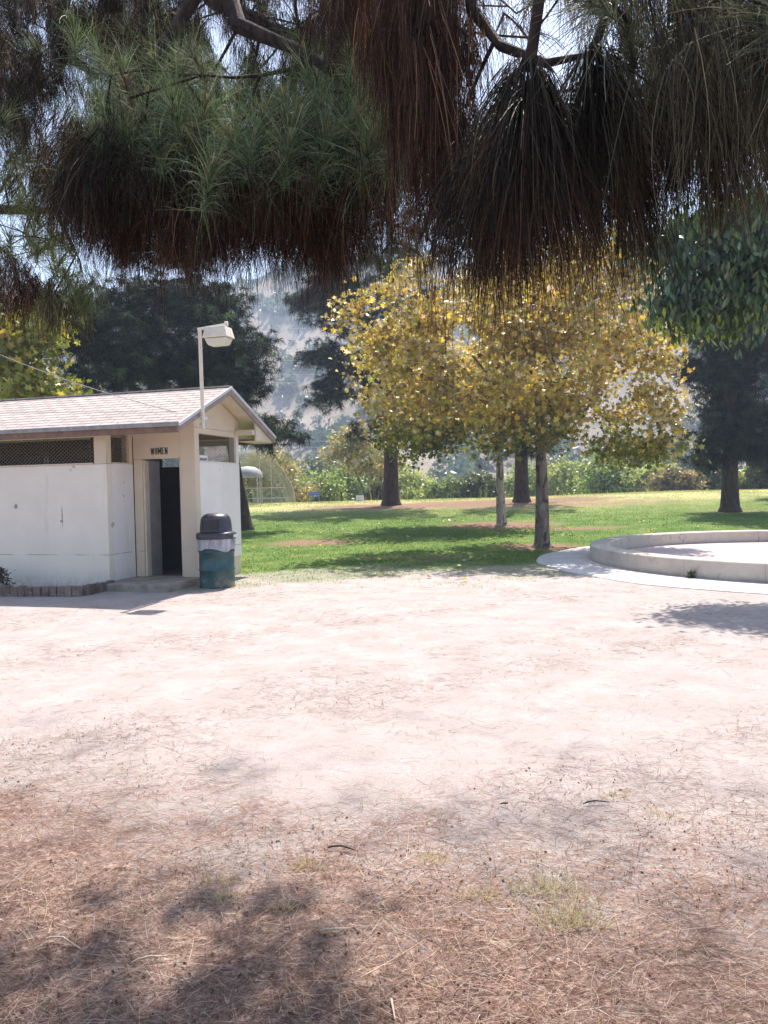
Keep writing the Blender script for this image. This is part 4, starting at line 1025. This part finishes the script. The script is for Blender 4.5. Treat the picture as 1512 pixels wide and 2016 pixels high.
for k in range(26):
    px = rng.uniform(640, 800); c_ = P(px, rng.uniform(-120, 20), rng.uniform(2.6, 3.1)); tgt.append(c_)
    tuf.append(droop_tuft(c_, 110, .25, BROWN if rng.random() < .6 else RUST, .002, 4, spread=.3))
bough([[.6, -2.6, 6.2], [.45, .2, 4.6], P(800, -190, 2.3), P(820, -30, 2.1), P(835, 120, 2.05), P(840, 260, 2.05)], [.07, .055, .035, .024, .014, .006], tgt, tuf)
# --- bough 5: the two dark skirts right of centre
def skirt(c, n, L, pal, r=.05, wd=.0019):
    c = np.asarray(c, float); nl = max(8, n // 26); lk = rng.integers(0, nl, n); lnl = rng.uniform(.55, 1.12, nl)
    an = rng.uniform(0, 2 * math.pi, nl)[lk] + rng.normal(0, .16, n); q = (rng.random(nl) ** .5)[lk] * rng.uniform(.75, 1.1, n)
    out = np.stack([np.cos(an), np.sin(an), np.zeros(n)], 1)
    B_ = c + out * (q * r)[:, None] + np.stack([np.zeros(n), np.zeros(n), rng.uniform(-.13, .02, n)], 1)
    D = nrm(out * (q * rng.uniform(.15, .85, nl)[lk] * rng.uniform(.8, 1.2, n))[:, None] + np.array([0, 0, -1.0]) * rng.uniform(.35, 1.0, (nl, 1))[lk] + rng.normal(0, .09, (n, 3)))
    return needle_arrays(B_, D, L * lnl[lk] * rng.uniform(.7, 1.08, n), rng.uniform(.5, 1.3, n), wd, pick(n, pal, .35) * rng.uniform(.6, 1.5, nl)[lk][:, None], 6, curl=.09)
tuf = []; tgt = []
for k in range(16):
    c_ = P(rng.uniform(880, 1260), rng.uniform(-90, 90), rng.uniform(2.2, 3.4)); tgt.append(c_); tuf.append(droop_tuft(c_, 55, .22, OLIVE2, .0022, 4, spread=.7, lean=rng.normal(0, .5, 2)))
s1, s2 = P(1040, 140, 1.55), P(1165, 112, 1.62)
tuf += [skirt(s1, 1700, .36, OLIVE), skirt(s1 + (0, 0, -.07), 700, .37, BROWN, .06), skirt(s2, 1100, .34, OLIVE), skirt(s2 + (.01, 0, -.06), 400, .3, BROWN, .05)]
for k in range(18):
    c_ = P(rng.uniform(890, 1240), rng.uniform(170, 330), rng.uniform(1.65, 2.2)); tgt.append(c_); tuf.append(skirt(c_, 300, .3, OLIVE if rng.random() < .6 else BROWN, .04))
ex = [([P(1075, -120, 1.5), P(1062, -10, 1.52), P(1052, 70, 1.53), s1], [.012, .012, .011, .013]), ([P(1225, -90, 1.7), P(1195, 20, 1.66), P(1172, 85, 1.63), s2], [.011, .01, .009, .012])]
bough([[1.0, -2.4, 5.2], [.9, -.4, 3.9], P(900, -260, 2.2), P(930, 20, 2.0), P(985, 90, 1.85), P(1075, 125, 1.75), P(1170, 105, 1.75)], [.06, .05, .03, .016, .012, .01, .005], tgt, tuf, extra=ex)
# --- bough 6: right edge, hanging olive curtain
tuf = []; tgt = []
k = 0
while k < 84:
    px = rng.uniform(1220, 1600); py = rng.uniform(-90, 265 if px > 1300 else 200); Y = rng.uniform(1.5, 2.5)
    if inside(px, py + 40, HOLES): continue
    c_ = P(px, py, Y); tgt.append(c_); k += 1
    tuf.append(droop_tuft(c_, 120, rng.uniform(.22, .3), OLIVE2 if rng.random() < (.75 if px > 1380 else .35) else (OLIVE if rng.random() < .6 else BROWN), .0018, 5, spread=.3, rad=.045))
for k in range(16):
    c_ = P(rng.uniform(1130, 1560), rng.uniform(-60, 60), rng.uniform(1.3, 1.9)); tgt.append(c_)
    tuf.append(up_tuft(c_, (rng.normal(-.5, .3), rng.normal(-.3, .2), .3), 150, .19, [(.1, .125, .095, 2), (.15, .17, .13, 2), (.07, .09, .06, 2)], .0019, 4))
for q in ((1340, 150), (1385, 170), (1250, 190)):
    tuf.append(skirt(P(*q, 1.75), 520, .27, OLIVE if q[0] != 1385 else BROWN, .035))
bough([[1.6, -2.3, 5.6], [1.6, -.2, 4.2], P(1560, -260, 2.3), P(1440, 60, 2.1), P(1330, 150, 1.95), P(1240, 190, 1.9)], [.07, .055, .036, .022, .015, .008], tgt, tuf)
# --- bough 7: small twigs hanging below centre (pale needles)
tuf = []; tgt = []
for (px, py) in ((742, 420), (772, 470), (720, 455), (800, 440), (830, 505), (750, 500), (700, 480)):
    c_ = P(px, py, 3.2); tgt.append(c_); tuf.append(droop_tuft(c_, 80, .17, PALE, .0026, 3, spread=.55)); 
for (px, py) in ((835, 420), (842, 470), (880, 505)):
    c_ = P(px, py, 2.5); tgt.append(c_); tuf.append(droop_tuft(c_, 90, .15, RUST, .0024, 3, spread=.2))
bough([P(640, 300, 3.1), P(735, 390, 3.15), P(765, 440, 3.2), P(830, 460, 3.0)], [.012, .01, .008, .004], tgt, tuf)

# --- high crown of the same pine, above the frame: it throws the dapple over the clearing
tuf = []; tgt = []
def shade_clump(gx_, gy_, z_, n, r_, nn=90):
    c0 = np.array([gx_, gy_, 0]) + SUN * (z_ / SUN[2])
    for _ in range(n):
        q = c0 + rng.normal(0, 1, 3) * np.array([r_[0], r_[1], .5]); tgt.append(q)
        tuf.append(droop_tuft(q, nn, .3, BROWN if rng.random() < .4 else OLIVE, .006, 2, spread=.8, rad=.16, down=.35))
for k in range(54):
    sx_ = rng.uniform(-2.9, 2.6); shade_clump(sx_, rng.uniform(.9, 3.35 - .22 * sx_), rng.uniform(10.5, 14), 5, (1.4, 1.0), 34)
shade_clump(0, -1.6, 10.5, 50, (2.4, .7), 100); shade_clump(0, -3.2, 9.5, 40, (2.6, 1.2))
bough([[1.1, -2.7, 10.2], [.6, .5, 10.9], [.6, 4.5, 11.1], [.8, 7.4, 11.3]], [.12, .08, .05, .025], tgt, tuf, 'high sunlit crown bough over the clearing')

# ------------------------------------------------------------------ second pine at the left edge, lit from behind
LB = np.array([-5.2, 6.2, 0])
pl = empty('pine_tree', LB); tag(pl, 'lighter green pine whose tufted boughs enter at the left edge', 'tree')
tp2 = trunk_path(LB, (-5.0, 6.0, 12), .3, .08, .1, 9, 1.4)
mb = MB(); tubes(mb, [(tp2[0] - LB, tp2[1])], 14); mb.build('trunk', M_PINEBARK, pl, smooth=True)
YGN = [(.12, .16, .07, 3), (.17, .2, .1, 2), (.08, .115, .05, 2)]
tuf, tgt = [], []
for (px, py, kind) in [(40, 250, 'u'), (70, 290, 'u'), (20, 300, 'u'), (-30, 270, 'u'), (60, 340, 'd'), (30, 330, 'd'), (90, 360, 'd'), (10, 350, 'u'), (-20, 420, 'u'), (60, 420, 'u'), (110, 440, 'u'), (30, 470, 'u'), (140, 520, 'u'), (150, 545, 'd'),
                       (150, 580, 'd'), (120, 560, 'd'), (90, 500, 'u'), (60, 530, 'b'), (20, 520, 'b'), (-10, 500, 'b'), (40, 560, 'b'), (0, 570, 'b'), (90, 570, 'd'), (110, 610, 'd'), (-60, 360, 'u'), (-80, 480, 'u'), (-40, 200, 'u'), (10, 210, 'u'), (130, 470, 'u'), (30, 400, 'u'), (80, 470, 'u'), (170, 560, 'd')]:
    for _ in range(2):
        Y = rng.uniform(4.2, 5.6); c_ = P(px + rng.normal(0, 12), py + rng.normal(0, 10), Y); tgt.append(c_)
        if kind == 'u': tuf.append(up_tuft(c_, (rng.normal(.3, .5), rng.normal(0, .5), .7), 120, .24, YGN, .0034, 3, .85, .12))
        elif kind == 'd': tuf.append(droop_tuft(c_, 120, .26, YGN if rng.random() < .6 else OLIVE, .0034, 3, .5))
        else: tuf.append(droop_tuft(c_, 150, .26, BROWN, .0036, 3, .5))
bough([tp2[0][7], P(-300, 380, 5.6), P(-100, 410, 5.1), P(20, 413, 4.9), P(110, 416, 4.8), P(150, 500, 4.7)], [.07, .055, .04, .03, .02, .008], tgt, tuf, None, parent=pl, pbase=LB)

# ------------------------------------------------------------------ lawn grass
n = 150000
yy = 11.0 + (46 - 11.0) * rng.random(n) ** 1.5; xx = rng.uniform(-.62, .62, n) * yy
lm = lawn_mask_np(xx, yy)
keep = (rng.random(n) < lm) & (np.hypot(xx - PCX, yy - PCY) > 5.56)
dx, dy = xx - C0[0], yy - C0[1]; uu = dx * .963 - dy * .27; vv = dx * .27 + dy * .963
keep &= ~((uu < .03) & (vv > -.9) & (vv < 1.7) & (uu > -7.4)); keep &= ~((uu < .05) & (vv < 1.6) & (uu > -8))
xx, yy, lm = xx[keep], yy[keep], lm[keep]; n = len(xx)
B_ = np.stack([xx, yy, tz(xx, yy) - .004], 1); D = rng.normal(0, .35, (n, 3)); D[:, 2] = 1; D = nrm(D)
cg = pick(n, [(.075, .145, .03, 4), (.11, .19, .04, 3), (.05, .1, .025, 2), (.24, .25, .09, 1.3)], .22)
dry_sun_k = np.clip(sm((yy - 25) / 9) * (.6 + .3 * sm((xx - 2) / 8)) + (1 - lm) * 1.1 + .25 * wav(xx, yy, .9, 5.), 0, .95)[:, None]  # dry blades at the lawn edge, painted sunlit paleness towards the far crest
cg = cg * (1 - dry_sun_k) + dry_sun_k * np.array([.42, .4, .18])
Vv, Ff, Cc = needle_arrays(B_, D, rng.uniform(.025, .06, n) * (.8 + .015 * yy), rng.uniform(.1, .7, n), .0035 + .00055 * yy, cg.clip(.01, .8), 2)
gr = npmesh('grass', Vv, Ff, M_GRASS, None, Cc); tag(gr, 'short green lawn grass fading into bare dirt', 'grass', kind='stuff')
# sparse weeds on the dirt near the lawn edge
# ------------------------------------------------------------------ litter on the clearing
n = 110000
yy = 1.7 + 10.5 * rng.random(n) ** 1.75; xx = rng.uniform(-.56, .56, n) * (yy + .6)
dn = .5 + .5 * wav(xx, yy, 1.5, 1.) + .35 * wav(xx, yy, 4.3, 4.) + .75 * sm((4.9 - yy - .4 * xx) / 2.2) - .2
keep = rng.random(n) < np.clip(dn * 1.3 - .2, .07, .85)
xx, yy = xx[keep], yy[keep]; n = len(xx)
an = rng.normal(0, .95, n) + .3 * wav(xx, yy, .8, 2.)
D = nrm(np.stack([np.cos(an), np.sin(an), rng.normal(.02, .09, n)], 1)) * np.where(rng.random(n) < .5, 1, -1)[:, None]; D[:, 2] = np.abs(D[:, 2])
B_ = np.stack([xx, yy, tz(xx, yy) + rng.uniform(.001, .009, n)], 1)
cl = pick(n, [(.3, .185, .13, 3), (.4, .285, .21, 3), (.17, .09, .06, 3), (.48, .39, .3, 1.1), (.085, .045, .032, 2.6)], .18)
sd = nrm(np.stack([-np.sin(an), np.cos(an), rng.normal(0, .5, n)], 1))
Vv, Ff, Cc = needle_arrays(B_, D, rng.uniform(.035, .13, n) * (1 + (rng.random(n) < .08)), rng.uniform(.0, .12, n), .0011 + .00017 * yy, cl, 4, sd, curl=.12)
# bend sideways a little
ln = npmesh('needle_litter', Vv, Ff, M_LITTER, None, Cc); tag(ln, 'fallen brown pine needles strewn over the dirt', 'pine needles', kind='stuff')
# bark crumbs and bits
n = 52000
yy = 1.8 + 9 * rng.random(n) ** 2.0; xx = rng.uniform(-.56, .56, n) * (yy + .5)
keep = (wav(xx, yy, 1.5, 1.) + .6 * wav(xx, yy, 4.1, 3.) + 1.0 * sm((4.9 - yy - .4 * xx) / 2.0)) > .42 + .5 * rng.random(n)
xx, yy = xx[keep], yy[keep]; n = len(xx)
cc = np.stack([xx, yy, tz(xx, yy) + .004], 1)
Vv, Ff, Cc = leaf_arrays(cc, rng.uniform(.003, .009, n) * (rng.random(n) ** 6 * 1.5 + .6), pick(n, [(.075, .038, .027, 3), (.16, .085, .055, 4), (.26, .16, .11, 1), (.5, .42, .36, .6)]), CLUMP, .5, up_bias=1.2)
cr = npmesh('bark_crumbs', Vv, Ff, M_LITTER, None, Cc); tag(cr, 'dark bark crumbs and cone scales on the dirt', 'debris', kind='stuff')
# fallen sycamore leaves on the lawn
n = 110
xx = rng.uniform(-4, 12, n); yy = rng.uniform(12.5, 27, n); k2 = np.hypot(xx - PCX, yy - PCY) > 5.6
cc = np.stack([xx, yy, tz(xx, yy) + .04], 1)[k2]; n = len(cc)
Vv, Ff, Cc = leaf_arrays(cc, rng.uniform(.07, .14, n), pick(n, PAL_SYC), MAPLE, .3, up_bias=2.5)
lf = npmesh('fallen_leaves', Vv, Ff, M_LEAF, None, Cc); tag(lf, 'fallen yellow brown leaves dotted over the lawn', 'leaves', kind='stuff')

# dry grass tufts, each its own thing
G2 = lambda px, py: EYEV + (lambda d: d * (EYE / -d[2]))(rt * (px - 756) / FPX + up * (1008 - py) / FPX + fw)
TUFTS = [(1065, 1752, .16, 170, 'g', 'large greenish dry tuft, upper of the close pair'), (1125, 1812, .17, 190, 'g', 'large greenish dry tuft, lower of the close pair'),
         (940, 1765, .1, 90, 'y', 'low straw tuft with dark soil under its front edge'), (865, 1690, .12, 90, 'y', 'broad thin straw tuft left above the close pair'),
         (610, 1703, .1, 90, 'y', 'flat straw tuft beside a short fallen twig'), (440, 1768, .09, 90, 'y', 'small straw tuft over a dark hollow at left'),
         (560, 1790, .07, 60, 'y', 'tiny straw tuft between two larger straw tufts'), (430, 1735, .07, 50, 'y', 'tiny thin straw tuft just above the dark hollow'),
         (1210, 1565, .12, 60, 'y', 'faint straw tuft in the bright middle of the clearing'), (1305, 1605, .12, 60, 'y', 'faint straw tuft at right below the bright middle'),
         (1140, 1770, .1, 60, 'y', 'wispy pale tuft between the close greenish pair')]
for px, py, r_, n, kd, lab in TUFTS:
    n = int(n * 1.2)
    c_ = G2(px, py); c_[2] = tz(c_[0], c_[1])
    q = rng.normal(0, 1, (n, 3)).clip(-1.5, 1.5) * np.array([r_ * .42, r_ * .26, 0]); q[:, 2] = -.003
    D = nrm(np.stack([q[:, 0] / r_ * .8 + rng.normal(0, .35, n), q[:, 1] / r_ * .8 + rng.normal(0, .35, n), np.full(n, .8)], 1))
    pal = [(.47, .42, .31, 3), (.37, .345, .23, 2), (.56, .5, .39, 2)] if kd == 'g' else [(.5, .41, .31, 3), (.58, .5, .39, 2), (.4, .31, .22, 1)]
    Vv, Ff, Cc = needle_arrays(q, D, rng.uniform(.04, .11, n) * (1.1 if kd == 'g' else .7), rng.uniform(.1, .7, n), .0026, pick(n, pal), 3)
    o = npmesh('grass_tuft', Vv, Ff, M_GRASS, None, Cc); o.location = tuple(c_); tag(o, lab, 'grass tuft', 'dry grass tufts on the clearing')
# fallen twigs
TW = [(645, 1673, 705, 1681, 'short dark twig lying above a flat straw tuft'), (1148, 1586, 1200, 1583, 'thin dark twig on the bright ground at right'), (985, 1588, 1000, 1587, 'stub of dark twig in the bright middle'),
      (90, 1855, 160, 1877, 'pale curved twig near the lower left corner'), (630, 1840, 690, 1836, 'flat pale bark strip below the tiny straw tuft'), (260, 1902, 330, 1890, 'pale bent stem in the lower left'), (770, 1975, 778, 2016, 'pale upright stem at the bottom edge')]
for x0, y0, x1, y1, lab in TW:
    A_, B_ = G2(x0, y0), G2(x1, y1); A_[2] = tz(A_[0], A_[1]) + .012; B_[2] = tz(B_[0], B_[1]) + .014
    md = (A_ + B_) / 2 + np.array([rng.normal(0, .01), rng.normal(0, .02), .008])
    mb = MB(); mb.tube([A_ - A_, (A_ * .6 + md * .4) - A_ + (0, 0, .003), md - A_, B_ - A_], [.0025, .0038, .0034, .002], 6)
    dk = 'dark' in lab
    o = mb.build('fallen_twig', M_TWIG if dk else mottled('pale_stem', (.42, .3, .2), (.56, .44, .32), 20, .8, .1)); o.location = tuple(A_); tag(o, lab, 'twig', 'twigs lying on the clearing')

# ------------------------------------------------------------------ haze
hzb = MB(); hzb.box(-540, 540, -70, 660, -5.5, 152)
mz = bpy.data.materials.new('haze_material'); mz.use_nodes = True; nt = mz.node_tree
nt.nodes.remove(nt.nodes['Principled BSDF']); pv = N(nt, 'ShaderNodeVolumePrincipled')
pv.inputs['Density'].default_value = .0012; pv.inputs['Color'].default_value = (.66, .8, 1.0, 1); pv.inputs['Anisotropy'].default_value = .2
nt.links.new(pv.outputs[0], nt.nodes['Material Output'].inputs['Volume'])
hob = hzb.build('haze', mz); tag(hob, 'pale summer haze softening the far hill', 'haze', kind='stuff')
